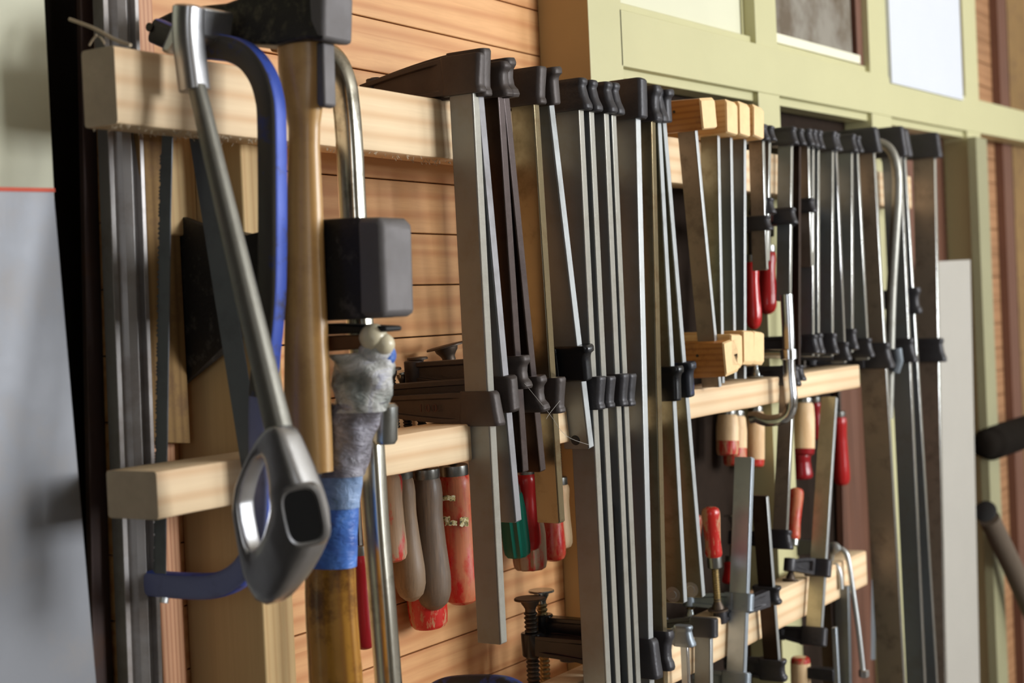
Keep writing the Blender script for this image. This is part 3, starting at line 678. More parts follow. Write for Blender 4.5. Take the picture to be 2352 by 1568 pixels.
# ================================================================== SMALL BLACK CLAMPS
S = dict(yf=-.042, w=.022, t=.0085, pro=.009, hw=.0085, L=.11, iron='black', style='flare', arm_style='flare')
def SC(label, a, b, **k): q = dict(S); q.update(k); return FC(label, a, b, **q)
SC('small black clamp with a tan bar and slim red handle, first after the wooden jaws', (1753, 322), (1762, 620), top=286, bar='bar_brown', edge='edge_bright', arm_y=(495, 529), handle=(1727, 598, 756), hY=.012, hr=.013, hm='redclean', hk='bulb', L=.07, pad=None)
SC('small black clamp with a brightly shining bar edge and a wide red handle', (1768, 324), (1765, 600), top=290, bar='bar_brown', edge='edge_bright', arm_y=(455, 491), handle=(1763, 576, 722), hY=.05, hr=.0165, hm='redclean', hk='bulb', L=.08, pad=None)
SC('clamp hooked over the middle rail, tan bar hanging to a low arm with disc', (1824, 884), (1807, 1236), top=842, bar='bar_brown', edge='edge_bright', arm_y=(1217, 1261), handle=(1682, 1290, 1342), hY=.062, hr=.015, hm='redclean', pad='pad', smat='brass_screw', padpx=(1694, 1186), padr=.018)
SC('small black clamp with the lower of two sliding jaws below the top rail', (1819, 332), (1815, 690), top=292, edge='edge_bright', arm_y=(477, 515), handle=(1801, 590, 668), hY=.03, hr=.014, hm='darkred', L=.08, pad=None)
SC('small clamp with a browned bar between the two double-jawed black clamps', (1837, 334), (1836, 880), top=296, bar='bar_dark', edge='bar_dark', arm_y=(838, 874), handle=(1671, 952, 1046), hY=.075, hr=.018, hm='palewood', tipm='redtip', tip=.62, hk='barrel', pad=None)
SC('small black clamp with the higher of two sliding jaws below the top rail', (1857, 335), (1865, 612), top=296, bar='bar_brown', edge='edge_bright', arm_y=(455, 488), handle=(1850, 570, 616), hY=.03, hr=.012, hm='darkred', L=.08, pad=None)
SC('black clamp with a stubby red-tipped pale handle below the middle rail', (1868, 338), (1868, 818), top=298, edge='edge_bright', arm_y=(768, 812), handle=(1688, 955, 1070), hY=.09, hr=.0195, hm='palewood', tipm='redtip', tip=.6, hk='barrel', pad=None)
SC('black clamp with a straight grey bar, just left of the crossing pair of bars', (1880, 342), (1880, 819), top=300, w=.026, edge='edge_bright', arm_y=(765, 813), handle=(1735, 945, 1072), hY=.082, hr=.0155, hm='palewood', tipm='redtip', tip=.82, hk='barrel', pad=None)
SC('black clamp with a straight bright bar beside the leaning one', (1913, 345), (1912, 819), top=302, w=.028, edge='edge_bright', arm_y=(765, 813), handle=(1773, 935, 1046), hY=.078, hr=.0155, hm='palewood', pad=None)
SC('black clamp with a slanting mirror-bright bar edge', (1921, 347), (1942, 834), top=306, w=.024, edge='chrome', arm_y=(785, 828), handle=(1767, 1046, 1106), hY=.092, hr=.0165, hm='darkred', tipm='rubber_and_hollow', tip=.93, pad=None)
SC('black clamp with its sliding jaw a little higher than its neighbours', (1957, 349), (1958, 810), top=308, w=.03, edge='edge_bright', arm_y=(755, 803), handle=(1845, 925, 1046), hY=.066, hr=.020, hm='palewood', tipm='darkred', tip=.86, hk='barrel', pad=None)
SC('black clamp with slightly slanting bar just right of the higher sliding jaw', (1970, 350), (1995, 826), top=312, w=.022, edge='edge_bright', arm_y=(776, 820), handle=(1840, 1040, 1100), hY=.092, hr=.019, hm='darkred', pad=None)
B = dict(yf=-.045, w=.034, t=.011, pro=.012, hw=.011, L=.15, iron='black', style='taper', arm_style='flare', pad=None)
def LC(label, a, b, **k): q = dict(B); q.update(k); return FC(label, a, b, **q)
LC('long floor-reaching clamp left of the bent grey rod', (2008, 350), (2084, 1680), top=292, edge='edge_bright', w=.047, yf=-.049, bar='bar_brown', arm_y=(786, 845), handle=(1872, 922, 1010), hY=.082, hr=.012, hm='darkred')
LC('long floor-reaching clamp with a blazing bright bar edge right of the bent grey rod', (2069, 358), (2130, 1680), top=290, edge='edge_bright', arm_y=(776, 832), handle=(1927, 955, 1114), hY=.088, hr=.0155, hm='redclean')
LC('long slanting clamp with a small black collar above the middle jaw', (2079, 360), (2160, 1680), top=296, edge='edge_bright', w=.022, t=.009, arm_y=(660, 720), arm_style='spool', hw=.010, armL=.06, noscrew=True, L=.10)
LC('last long clamp at the right end of the rack with the broadest black head', (2148, 361), (2174, 1680), top=305, edge='edge_bright', w=.043, bar='bar_brown', arm_y=(776, 831), armL=.14, L=.12, noscrew=True)

XG = 2.705
t = thing('bent_rod', 'bent grey steel rod curving down among the long clamps at the right', 'rod', onX(2045, 850, XG))
obj('rod', Geo().tube(smooth_path([onX(x, y, XG) for x, y in ((2000, 332), (2024, 330), (2046, 346), (2059, 385), (2061, 450), (2054, 560), (2047, 690), (2043, 850), (2040, 960))]), .0085, .009, up=EX, seg=16), 'greytube', t)
obj('clip', Geo().tube([onX(2062, 800, XG)-EX*.01, onX(2066, 828, XG)-EX*.01, onX(2058, 852, XG)-EX*.01], .008, .010, up=EX, seg=12, sq=1.6), 'zinccast', t)
# ================================================================== LOWER RAIL CLAMPS
SC('blue-grey galvanised clamp gripping the lower rail, bar pointing up', (1692+19, 1545), (1729, 1050), top=1600, yf=-.034, bar='zinc', edge='zinc', iron='zinccast', w=.027, t=.010, arm_y=(1405, 1362), arm_style='plain', style='plain',
   handle=(1590, 1275, 1180), hY=.055, hr=.013, hm='red', smat='brass_screw', L=.08, padpx=(1578, 1418), padr=.012)
SC('dark clamp gripping the lower rail with an upright red handle', (1790, 1515), (1762, 1138), top=1562, yf=-.034, bar='bar_dark', edge='edge', w=.024, arm_y=(1386, 1346), arm_style='spool', style='spool',
   handle=(1640, 1280, 1164), hY=-.0, hr=.0135, hk='straight', hm='red', smat='brass_screw', L=.09, padpx=(1650, 1400), padr=.015, padtilt=(0, 0, 0), pad='pad_dark', ferr=.02)
SC('clamp with a pale brass-toned bar tilted over the lower rail', (1888, 1442), (1922, 912), top=1484, yf=-.036, bar='bar_cream', edge='edge', w=.026, arm_y=(1325, 1284), arm_style='plain', style='plain', pad='pad_dark', L=.08,
   handle=(1822, 1240, 1120), hY=.01, hr=.012, hm='red2', noscrew=True)
SC('short black-headed clamp hanging upside down on the lower rail', (1634, 1462), (1634, 1680), top=1419, yf=-.032, bar='bar', edge='edge', w=.024, iron='black', style='plain', L=.085)
SC('small zinc clamp tucked behind the low black sliding jaws', (1580, 1482), (1588, 1680), top=1436, yf=-.03, bar='zinc', edge='chrome', w=.010, t=.006, iron='zinccast', style='flare', L=.03)
# two screw clamps lying with their discs up behind the widest bar
def gclamp(label, X, disc, dz, boss, sc, pm, rr, px_end):
    P = onX(disc[0], disc[1], X); bp = onX(boss[0], boss[1], X); bp = V((X, P.y, bp.z))
    t = thing('screw_clamp', label, 'clamp', V((X, P.y, .95)))
    hgt = .030
    pad_part(t, P, -EZ, rr, pm)
    screw_part(t, V((X, P.y, P.z-.016)), V((X, P.y, .985)), .0085 if sc == 'screw' else .007, sc, .0055)
    g = Geo().lathe(V((X, P.y, bp.z+hgt/2)), -EZ, [(0, .0125), (.0015, .0135), (hgt-.002, .0125), (hgt, .011)], 24)
    e = (V((X, -.03, bp.z))-V((X, P.y, bp.z))); L_ = e.length; e.normalize()
    arm(g, V((X, P.y, bp.z)), EX, -EZ, e, EX, .004, L_, -hgt*.42, hgt*.42, -hgt*.42, hgt*.62, .0085, web=.7)
    obj('arm', g, 'gloss', t, bevel=.001)
    g = Geo().box(V((X, -.036, 0)), EX, EY, EZ, -.0045, .0045, 0, .018, .80, 1.26); obj('bar', g, 'bar_dark', t, bevel=.0008)
gclamp('screw clamp with a dark disc on top, in front of the silver-disced one', 1.604, (1217, 1374), 0, (1210, 1478), 'screw', 'pad_dark', .020, 0)
gclamp('screw clamp with a shiny silver disc on top, behind the dark-disced one', 1.637, (1243, 1356), 0, (1240, 1436), 'brass_screw', 'pad', .0165, 0)
# chrome sheet-metal clamp with bent tube
XC = 2.185
t = thing('chrome_clamp', 'chrome clamp with a bent tubular bar curling under the middle rail', 'clamp', onX(1810, 950, XC))
pth = smooth_path([onX(x, y, XC) for x, y in ((1806, 676), (1810, 760), (1813, 860), (1818, 925), (1810, 952), (1790, 963), (1765, 966), (1748, 962), (1738, 958), (1724, 960))], 6)
obj('bent_bar', Geo().tube(pth, .0085, .009, up=EX, seg=16, sq=1.3), 'chrome', t)
c_ = onX(1811, 813, XC)
obj('collar', Geo().lathe(c_+EZ*.008, -EZ, [(0, .011), (.001, .0125), (.015, .0125), (.016, .011)], 20), 'chrome', t)
obj('arm', Geo().tube([c_, c_+V((0, .03, .001)), c_+V((0, .062, -.001))], .006, .007, up=EX, seg=12, sq=1.4), 'pad', t)
c2 = V((XC, .022, onX(1690, 845, XC).z))
screw_part(t, c_+V((0, .055, 0)), V((XC, c_.y+.055, 1.392)), .0045, 'pad')
pad_part(t, V((XC, c_.y+.055, 1.3865)), EZ, .012, 'pad')
# bent rods on the lower rail
XE = onY(1950, 1300, -.02).x
t = thing('rod_clamp', 'grey long-reach clamp with two bent steel rods over the lower rail', 'clamp', onX(1940, 1500, XE))
obj('bar', Geo().loft([[onX(x, y, XE)+EX*a for x, y in ((1920, 1345), (1950, 1345), (1957, 1680), (1926, 1680))] for a in (-.006, .006)]), 'bar', t, bevel=.001)
for k_r, pts in enumerate(([(1908, 1300), (1912, 1272), (1925, 1258), (1942, 1268), (1950, 1295), (1958, 1350), (1972, 1450), (1982, 1540)], [(1912, 1330), (1914, 1302), (1922, 1300), (1929, 1318), (1932, 1352)])):
    obj('bent_rod', Geo().tube(smooth_path([onX(x, y, XE+.014-.028*k_r) for x, y in pts]), .0045, up=EX, seg=12), 'edge', t)
q_ = onX(1984, 1545, XE+.014)
obj('nut', Geo().lathe(q_+EZ*.006, -EZ, [(0, .006), (.002, .009), (.012, .009), (.014, .006)], 6), 'chrome', t)
obj('eye', Geo().lathe(onX(1916, 1258, XE)-EX*.006, EX, [(0, .006), (.002, .010), (.01, .010), (.012, .006)], 18), 'edge', t)
# odd pieces low on the right
XH = 2.36
t = thing('screw_clamp', 'clamp with an upright pale wooden handle at the lower edge below the rail', 'clamp', onX(1838, 1568, XH))
P0, P1 = onX(1840, 1600, XH), onX(1838, 1508, XH)
handle_parts(t, P0, P1, .0165, 'barrel', 'palewood', 'redtip', .86, .01)
obj('arm', Geo().loft([[onX(x, y, XH)+EX*a for x, y in ((1858, 1530), (1918, 1535), (1918, 1564), (1858, 1556))] for a in (-.008, .008)]), 'black', t, bevel=.0015)
obj('bar', Geo().loft([[onX(x, y, XH)+EX*a for x, y in ((1912, 1440), (1922, 1440), (1934, 1680), (1922, 1680))] for a in (-.004, .004)]), 'zinc', t, bevel=.0008)
t = thing('bar_clamp', 'dark clamp behind the tilted pale-barred one, only its short arm showing', 'clamp', onX(1850, 1270, 2.47))
_ = (obj('arm', Geo().loft([[onX(x, y, 2.47)+EX*a for x, y in ((1800, 1236), (1892, 1240), (1892, 1270), (1800, 1276))] for a in (-.008, .008)]), 'black', t, bevel=.0015))
obj('bar', Geo().box(onX(1892, 1255, 2.47), EX, EY, EZ, -.004, .004, -.01, .01, -.25, .02), 'bar_dark', t, bevel=.0008)
tag(obj('zinc_strip', Geo().loft([[onY(x, y, Y_) for x, y in ((2002, 1330), (2011, 1330), (2011, 1515), (2000, 1515))] for Y_ in (.04, .046)]), 'zinc', bevel=.0006), 'narrow grey metal strip behind the right end of the bottom rail', 'strip')
P = smooth_path([onX(x, y, 1.28) for x, y in ((985, 1592), (1015, 1573), (1060, 1566), (1120, 1565), (1170, 1572), (1215, 1600))])
tag(obj('painted_bow', Geo().tube(P, .0085, .007, up=EX, seg=14, sq=1.5), 'bluecast'), 'dark rounded tool back just showing at the bottom below the nearest bar', 'tool')
XB = 1.24
t = thing('file', 'tool with a dark red handle hanging behind the chrome tube', 'tool', onX(832, 1490, XB))
handle_parts(t, onX(826, 1270, XB), onX(838, 1490, XB), .0125, 'straight', 'darkred', None, 0, .012)
obj('tang', Geo().tube([onX(826, 1272, XB), onX(818, 1120, XB)], .004, up=EX, seg=8), 'screw', t)

# ================================================================== SAWS AND AXES ON THE LEFT
def plate(pts, X, th_, name, mat, parent, bev=.001, mats=None):
    P = [onX(x, y, X) for x, y in pts]
    return obj(name, Geo().loft([[p-EX*th_/2 for p in P], [p+EX*th_/2 for p in P]]), mats or mat, parent, bevel=bev)
# blue bow saw
XS = 1.0
t = thing('bow_saw', 'blue painted bow saw with chipped tubular frame hanging over the top rail', 'saw', onX(500, 1340, XS))
pp = [(362, 72), (400, 88), (440, 100), (490, 108), (535, 114), (573, 134), (602, 172), (618, 220), (624, 280), (626, 480), (625, 640), (620, 730), (610, 830), (604, 930), (604, 1030), (606, 1120), (602, 1210), (584, 1275), (550, 1320), (500, 1343), (430, 1345), (345, 1338)]
g = Geo(); g.tube(smooth_path([onX(x, y, XS) for x, y in pp], 5), .0095, .0115, up=EX, seg=20, sq=1.9)
o = obj('frame', g, ['bluetube', 'bluetube_side', 'bluetube_faded'], t)
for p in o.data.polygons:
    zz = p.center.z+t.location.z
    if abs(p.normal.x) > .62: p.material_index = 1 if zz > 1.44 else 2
bl = [onY(x, y, .0455) for x, y in ((376, 150), (397, 300), (392, 500), (388, 780), (385, 1000), (382, 1170), (381, 1318))]
g = Geo(); rings = []
for i, p in enumerate(bl): rings.append([p+EY*a+EX*b for a, b in ((-.0, -.0006), (-.0, .0006), (.013, .0006), (.013, -.0006))])
g.loft(rings)
for i in range(150):     # saw teeth on the wall side
    u = i/150*(len(bl)-1); k = int(u); p = bl[k].lerp(bl[k+1], u-k)+EY*.013
    if p.z > 1.66: continue
    g.add([p+EX*.0007+EZ*.0022, p-EX*.0007+EZ*.0022, p-EZ*.0022+EX*.0007, p-EZ*.0022-EX*.0007, p+EY*(.0032 if i % 5 else .0012)], [(0, 1, 4), (1, 3, 4), (3, 2, 4), (2, 0, 4)])
obj('blade', g, 'greyblade', t, smooth=False)
obj('blade_pin', Geo().tube([onY(378, 1372, .047), onY(376, 1384, .047)], .004, up=EY, seg=10), 'edge', t)
obj('pin', Geo().tube([onX(364, 66, XS)-EX*.012, onX(364, 66, XS)+EX*.014], .004, up=EY, seg=10), 'screw', t)
# chrome bow saw
XQ = 1.145
t = thing('bow_saw', 'stained chrome bow saw with a long tubular frame behind the maul', 'saw', onX(890, 1560, XQ))
pp = [(640, 92), (690, 100), (735, 114), (768, 140), (789, 185), (799, 250), (806, 340), (813, 480), (826, 700), (850, 950), (866, 1200), (884, 1420), (905, 1700)]
obj('frame', Geo().tube(smooth_path([onX(x-3, y, XQ) for x, y in pp], 5), .0105, .0125, up=EX, seg=22, sq=1.5), 'chrome_dirty', t)
b_ = onX(884, 975, XQ-.004)
obj('wing_nut', Geo().lathe(b_+EZ*.020, -EZ+EY*.04, [(0, .0105), (.003, .0135), (.034, .0125), (.038, .010)], 18), 'pad', t)
# silver hacksaw
XK = .925
t = thing('hacksaw', 'silver hacksaw with cast aluminium D-shaped handle hanging nearest the camera', 'saw', onX(660, 1390, XK))
# the flat grey blade runs from behind the rail to the handle
a_, b_ = onY(437, 180, .05), onY(580, 1075, -.034)
w0 = EY*.0125
rings = [[p-w0*k_+EX*c_*.0006 for k_, c_ in ((-1, -1), (1, -1), (1, 1), (-1, 1))] for p in (a_, a_.lerp(b_, .5), b_)]
obj('blade', Geo().loft(rings), 'greyblade', t, bevel=.0003)
a_, b_ = onX(452, 200, XK+.02), onX(640, 985, XK)
tb = smooth_path([a_, a_.lerp(b_, .33), a_.lerp(b_, .66), b_], 4)
obj('back_tube', Geo().tube(tb, .0075, .0085, up=EX, seg=20, sq=1.5, scales=[.85+.4*i/(len(tb)-1) for i in range(len(tb))]), 'greytube', t)
fb = [onX(x, y, XK+.022) for x, y in ((447, 208), (441, 160), (434, 100), (432, 50), (434, 12))]
g = Geo().tube(smooth_path(fb, 5), .0115, .0115, up=EX, seg=18, sq=1.8, scales=[1]*20+[.8])
obj('nose_bracket', g, 'alu', t)
P = [onX(x, y, XK+.03) for x, y in ((438, 8), (412, 8), (372, 104), (366, 118), (386, 124), (404, 98), (430, 80))]
obj('nose_arm', Geo().loft([P, [p+EX*.055 for p in P]]), 'alu', t, bevel=.003)
obj('blade_pin', Geo().tube([onX(382, 66, XK+.09), onX(368, 55, XK+.10)], .0035, up=EX, seg=10), 'screw', t)
# D handle: a loop of cast metal plus the hollow grip
def resamp(pts, n, cx, cy):
    """closed outline sampled at even angles about (cx, cy)"""
    out = []
    for k in range(n):
        th_ = 2*math.pi*k/n; dx, dy = math.cos(th_), math.sin(th_); best = None
        for (x0, y0), (x1, y1) in zip(pts, pts[1:]+pts[:1]):
            ex, ey = x1-x0, y1-y0; den = dx*ey-dy*ex
            if abs(den) < 1e-9: continue
            r_ = ((x0-cx)*ey-(y0-cy)*ex)/den; u = ((x0-cx)*dy-(y0-cy)*dx)/den
            if r_ > 0 and -1e-6 <= u <= 1+1e-6 and (best is None or r_ > best): best = r_
        out.append((cx+dx*best, cy+dy*best))
    return out
outer = [(628, 968), (664, 972), (700, 1060), (728, 1130), (742, 1180), (742, 1236), (722, 1282), (690, 1335), (655, 1378), (640, 1388), (608, 1390), (592, 1376), (574, 1320), (560, 1240), (549, 1172), (556, 1112), (584, 1046), (610, 1000)]
inner = [(614, 1032), (626, 1062), (634, 1110), (638, 1160), (628, 1210), (606, 1250), (592, 1272), (580, 1240), (570, 1190), (566, 1150), (576, 1104), (596, 1056)]
n_ = 72; oo, ii = resamp(outer, n_, 602, 1160), resamp(inner, n_, 602, 1160)
def ease(L_, k=2):
    for _ in range(k): L_ = [((L_[i-1][0]+2*L_[i][0]+L_[(i+1) % len(L_)][0])/4, (L_[i-1][1]+2*L_[i][1]+L_[(i+1) % len(L_)][1])/4) for i in range(len(L_))]
    return L_
oo, ii = ease(oo, 1), ease(ii, 2)
rings = []
for (ox, oy), (ix, iy) in zip(oo, ii):
    a_, b_ = onX(ox, oy, XK), onX(ix, iy, XK); m_ = (a_+b_)/2; e_ = (a_-b_)/2; ring = []
    wide = min(1, (ox-ix)/70) if ox > ix else 0
    th2 = .0105+.005*max(0, wide)
    for j in range(16):
        th_ = 2*math.pi*(j+.5)/16; c1, s1 = math.cos(th_), math.sin(th_)
        c1 = math.copysign(abs(c1)**.45, c1); s1 = math.copysign(abs(s1)**.45, s1)
        ring.append(m_+e_*c1*.98+EX*s1*th2)
    rings.append(ring)
rings.append(rings[0])
obj('handle', Geo().loft(rings, caps=False), 'alu', t, ang=50)
# open oval mouth of the hollow grip, seen from the room side
def oring(c, ax_, ra, rb, n=28, sq=1.8):
    u = (EZ+EY*.18); u = (u-ax_*u.dot(ax_)).normalized(); w_ = ax_.cross(u); out = []
    for j in range(n):
        th_ = 2*math.pi*j/n; c1, s1 = math.cos(th_), math.sin(th_)
        c1 = math.copysign(abs(c1)**(1/sq), c1); s1 = math.copysign(abs(s1)**(1/sq), s1)
        out.append(c+u*c1*ra+w_*s1*rb)
    return out
max_ = V((.90, .42, 0)).normalized(); mc = onX(697, 1184, XK-.0165)
g = Geo()
g.loft([oring(mc+max_*.006, max_, .0255, .0185), oring(mc-max_*.001, max_, .0245, .0178), oring(mc-max_*.0022, max_, .0222, .0155), oring(mc-max_*.0016, max_, .0205, .0138)], 0, False)
g.loft([oring(mc-max_*.0016, max_, .0205, .0138), oring(mc+max_*.004, max_, .0196, .0130)], 1, True)  # shallow black cap painted in for the shade inside the grip
obj('grip_mouth', g, ['alu', 'rubber_and_hollow'], t)

# top axe
XA = 1.032
t = thing('axe', 'axe with black head resting on the top rail and a smooth pale ash handle', 'axe', onX(705, 1088, XA))
hp = [(692, 92, 112), (694, 160, 112), (697, 230, 96), (699, 290, 74), (699, 340, 72), (700, 480, 84), (702, 620, 90), (704, 760, 100), (706, 880, 108), (709, 1000, 112), (711, 1082, 113)]
path, rb_, ra_ = [], [], []
rings = []
hp2 = []
for i in range(len(hp)-1):
    for k in range(4):
        u = k/4; hp2.append(tuple(hp[i][j]+(hp[i+1][j]-hp[i][j])*u for j in range(3)))
hp2.append(hp[-1])
for (x, y, w_) in hp2:
    c0 = onX(x-w_/2, y, XA); c1 = onX(x+w_/2, y, XA); c_ = (c0+c1)/2; hw_ = abs(c1.y-c0.y)/2*.86
    hx_ = min(.0155, hw_*.72); ring = []
    for j in range(24):
        th_ = 2*math.pi*j/24; ring.append(c_+EY*math.cos(th_)*hw_+EX*math.sin(th_)*hx_)
    rings.append(ring)
obj('handle', Geo().loft(rings), 'ash', t)
P = [onX(x, y, XA-.0) for x, y in ((762, 98), (776, 96), (778, 2), (776, -12), (740, -14), (700, -30), (620, -12), (540, 12), (465, 18), (400, 30), (362, 44), (366, 76), (380, 92), (465, 98), (520, 98), (600, 108), (668, 110), (740, 96))]
wd = [.02, .02, .02, .02, .02, .0215, .019, .014, .011, .007, .003, .003, .005, .010, .014, .018, .021, .021]
g = Geo(); n_ = len(P); c_ = [p-EX*w_ for p, w_ in zip(P, wd)], [p+EX*w_ for p, w_ in zip(P, wd)]
g.loft([c_[0], c_[1]]); obj('head', g, 'axe', t, bevel=.003, ang=40)
P = [onX(x, y, XA) for x, y in ((742, 98), (777, 98), (780, -16), (742, -16))]
obj('poll', Geo().loft([[p-EX*.0203 for p in P], [p+EX*.0203 for p in P]]), 'axesteel', t, bevel=.004)
P = [onX(x, y, XA) for x, y in ((735, 100), (752, 100), (756, 244), (742, 250), (736, 240))]
obj('strap', Geo().loft([[p-EX*.008-EY*.002 for p in P], [p+EX*.008-EY*.002 for p in P]]), 'axesteel', t, bevel=.002)
# splitting maul with taped handle
XM = 1.066
t = thing('splitting_maul', 'black splitting maul with its handle wrapped in white and blue tape', 'maul', onX(765, 1568, XM))
def solid(pts, wd, name, mat, par, bev=.002, X=XM, dx=0):
    P = [onX(x, y, X)+EX*dx for x, y in pts]
    return obj(name, Geo().loft([[p-EX*w_ for p, w_ in zip(P, wd)], [p+EX*w_ for p, w_ in zip(P, wd)]]), mat, par, bevel=bev, ang=45)
solid([(860, 500), (872, 730), (760, 736), (585, 730), (520, 800), (430, 880), (398, 830), (366, 740), (358, 650), (366, 580), (400, 488), (470, 516), (585, 540), (735, 508)],
      [.022, .022, .022, .012, .008, .003, .0015, .001, .001, .001, .002, .006, .012, .022], 'head', 'axe2', t, .003)
solid([(852, 501), (900, 500), (914, 512), (920, 724), (905, 728), (858, 729)], [.0224]*6, 'poll', 'axesteel', t, .005)
def tapedring(x0, x1, y, j=0, X=XM, rx=.017):
    c0, c1 = onX(x0, y, X), onX(x1, y, X); c_ = (c0+c1)/2; hw_ = abs(c1.y-c0.y)/2; out = []
    for k in range(28):
        th_ = 2*math.pi*k/28; q = 1+j*math.sin(th_*3+y*.09)+j*.6*math.sin(th_*7+y*.05)
        out.append(c_+EY*math.cos(th_)*hw_*q*.93+EX*math.sin(th_)*rx*q)
    return out
def taped(rows, name, mat, j, rx=.017, n=5):
    rr = []
    for (a0, a1, ay), (b0, b1, by) in zip(rows, rows[1:]):
        for k in range(n): u = k/n; rr.append(tapedring(a0+(b0-a0)*u, a1+(b1-a1)*u, ay+(by-ay)*u, j, rx=rx*random.uniform(.97, 1.03)))
    rr.append(tapedring(*rows[-1], j, rx=rx)); return obj(name, Geo().loft(rr), mat, t, ang=60)
taped([(762, 880, 812), (768, 898, 830), (772, 904, 860), (772, 892, 900), (774, 884, 945)], 'white_wrapping', 'tape_white', .07, .021)
taped([(745, 890, 925), (748, 872, 960), (752, 858, 1000), (752, 842, 1040), (742, 834, 1092)], 'grey_wrapping', 'tape_grey', .06, .0195)
taped([(725, 832, 1085), (722, 826, 1130), (719, 822, 1165)], 'pale_tape', 'tape_pale', .02, .018)
taped([(716, 820, 1160), (714, 818, 1230), (710, 816, 1300)], 'blue_tape', 'tape_blue', .012, .0178)
taped([(703, 814, 1300), (704, 818, 1400), (712, 832, 1568), (716, 838, 1640)], 'handle', 'amber', .004, .0172)
P = [onX(x, y, XM) for x, y in ((356, 655), (352, 610), (360, 560), (374, 530), (378, 545), (368, 590), (366, 650), (376, 735), (432, 876), (426, 884), (394, 838), (364, 744))]
obj('cutting_edge', Geo().loft([[p-EX*.0018 for p in P], [p+EX*.0018 for p in P]]), 'edge', t)
def blob(c, r, nm, mat, sx=1, sz=1):
    g = Geo(); rings = []
    for i in range(1, 12):
        ph = math.pi*i/12; rings.append([c+V((math.cos(2*math.pi*k/18)*math.sin(ph)*r*sx*(1+.08*math.sin(3*k+i)), math.sin(2*math.pi*k/18)*math.sin(ph)*r, math.cos(ph)*r*sz)) for k in range(18)])
    g.loft(rings); return obj(nm, g, mat, t, ang=80)
blob(onX(858, 775, XM-.008), .0125, 'resin_blob', 'glue'); blob(onX(882, 790, XM-.005), .0095, 'resin_blob', 'glue')
blob(onX(866, 806, XM), .0155, 'tape_knot', 'tape_white', 1.1, .8); blob(onX(888, 815, XM+.004), .0085, 'blue_tape_end', 'tape_blue', 1, 1.2)
solid([(762, 742), (905, 748), (906, 760), (860, 764), (762, 768)], [.012]*5, 'wedge_plate', 'rubber_and_hollow', t, .002)
solid([(762, 770), (846, 768), (848, 800), (764, 806)], [.012]*4, 'wood_plug', 'rust', t, .002, dx=.002)

# ================================================================== ODDS AND ENDS
# torn stickers on the glossy red handle
own = [o for o in bpy.data.objects if o.get('label', '').startswith('bar clamp with a yellowed bar')][0]
hd = [o for o in own.children if o.name.startswith('handle')][0]
for x0, x1, y0, y1 in ((1008, 1046, 1136, 1151), (1004, 1034, 1184, 1200), (1022, 1050, 1194, 1208), (1056, 1076, 1186, 1210)):
    g = Geo(); n = 10; yc = .096; xc = own.location.x
    c_ = onY(1041+.065*((y0+y1)/2-1240), (y0+y1)/2, yc)
    def onc(px, py):   # meet the round handle
        d = ray(px, py); ox, oy = CAM.x-c_.x, CAM.y-c_.y; r_ = .0218*1.0
        A_, B_, C_ = d.x**2+d.y**2, 2*(ox*d.x+oy*d.y), ox*ox+oy*oy-r_*r_; D_ = max(0, B_*B_-4*A_*C_)
        return CAM+d*((-B_-math.sqrt(D_))/(2*A_))
    top_ = [onc(x0+(x1-x0)*k/n, y0+random.uniform(0, 3)) for k in range(n+1)]; bot_ = [onc(x0+(x1-x0)*k/n, y1-random.uniform(0, 3)) for k in range(n+1)]
    vs = top_+bot_; g.add(vs, [(k, k+1, n+2+k, n+1+k) for k in range(n)])
    hd['_o'] = own['_o']; st = obj('sticker', g, 'sticker', hd)
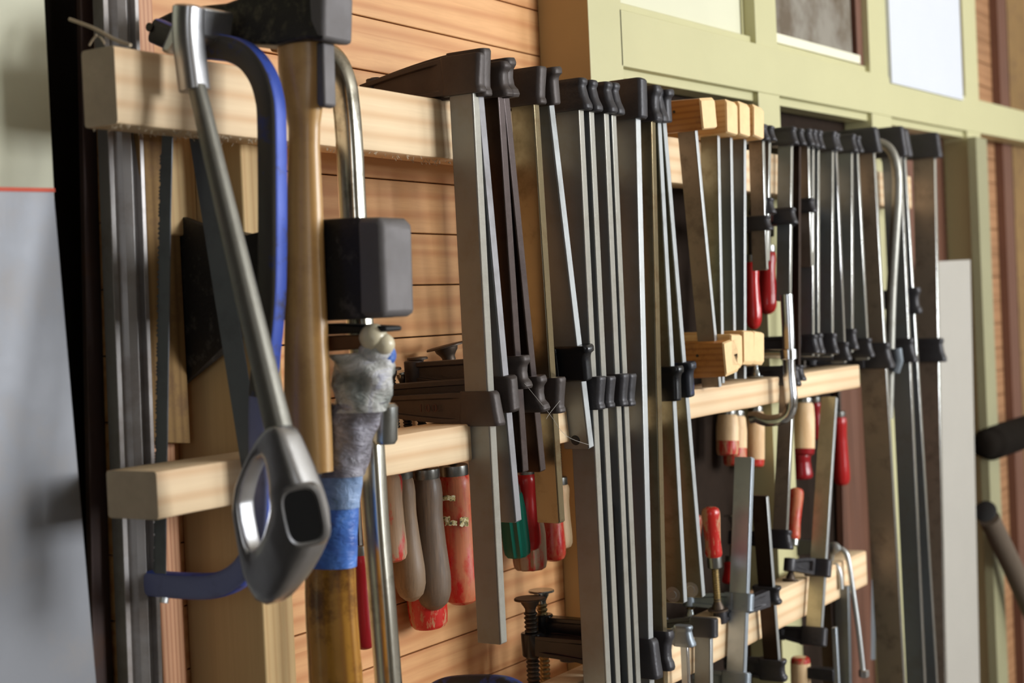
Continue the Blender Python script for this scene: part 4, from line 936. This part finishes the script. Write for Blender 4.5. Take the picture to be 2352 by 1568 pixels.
# cast figures in the recess of the nearest sliding arm
own = [o for o in bpy.data.objects if o.get('label', '').startswith('nearest bar clamp')][0]
ar = [o for o in own.children if o.name.startswith('sliding_arm')][0]
fc = bpy.data.curves.new('fig', 'FONT'); fc.body = '100'; fc.size = .0125; fc.extrude = .0004; fc.space_character = 1.5
fo = bpy.data.objects.new('fig', fc); COL.objects.link(fo); dg = bpy.context.evaluated_depsgraph_get()
me = bpy.data.meshes.new_from_object(fo.evaluated_get(dg)); bpy.data.objects.remove(fo)
pz = onX(962, 946, own.location.x-.0062)
me.transform(Matrix.Translation(pz-V(own['_o'])) @ Matrix(((0, 0, -1), (-1, 0, 0), (0, 1, 0))).to_4x4())
me.materials.append(M['redfig']); no = bpy.data.objects.new('cast_number', me); COL.objects.link(no); no.parent = ar
# loose cobweb threads
g = Geo()
for pts in ([(1205, 880), (1262, 950), (1300, 1000), (1355, 1022)], [(1286, 920), (1262, 950), (1255, 962)]):
    g.tube(smooth_path([onY(x, y, -.058) for x, y in pts], 5), .00022, up=EX, seg=4)
tag(obj('cobweb', g, 'web'), 'thin cobweb threads stretched between the middle sliding jaws', 'cobweb', kind='stuff')
# ================================================================== CAMERA, LIGHT, RENDER
cam = bpy.data.cameras.new('camera'); co = bpy.data.objects.new('camera', cam); COL.objects.link(co)
cam.sensor_width = 36; cam.lens = F*36/2352
R0 = RT; U0 = -DN
c, s_ = math.cos(LEAN), math.sin(LEAN)
# image x axis and up axis after roll
RX = c*RT + -(-s_)*DN if False else RT*c+DN*s_
UX = -(RT*-s_+DN*c)
m = Matrix((RX, UX, -FW)).transposed()
co.matrix_world = Matrix.Translation(CAM) @ m.to_4x4()
cam.dof.use_dof = True; cam.dof.focus_distance = 1.72; cam.dof.aperture_fstop = 5.6
cam.clip_start = .05
C.camera = co
w = bpy.data.worlds.new('world'); C.world = w; w.use_nodes = True
w.node_tree.nodes['Background'].inputs[0].default_value = (.8, .9, 1, 1); w.node_tree.nodes['Background'].inputs[1].default_value = 1
C.view_settings.view_transform = 'Standard'; C.view_settings.look = 'None'; C.view_settings.gamma = 1; C.view_settings.use_curve_mapping = False
C.view_settings.exposure = -.62
C.cycles.use_denoising = True
C.cycles.diffuse_bounces = 5; C.cycles.glossy_bounces = 4
for o in bpy.data.objects:
    if '_o' in o: del o['_o']
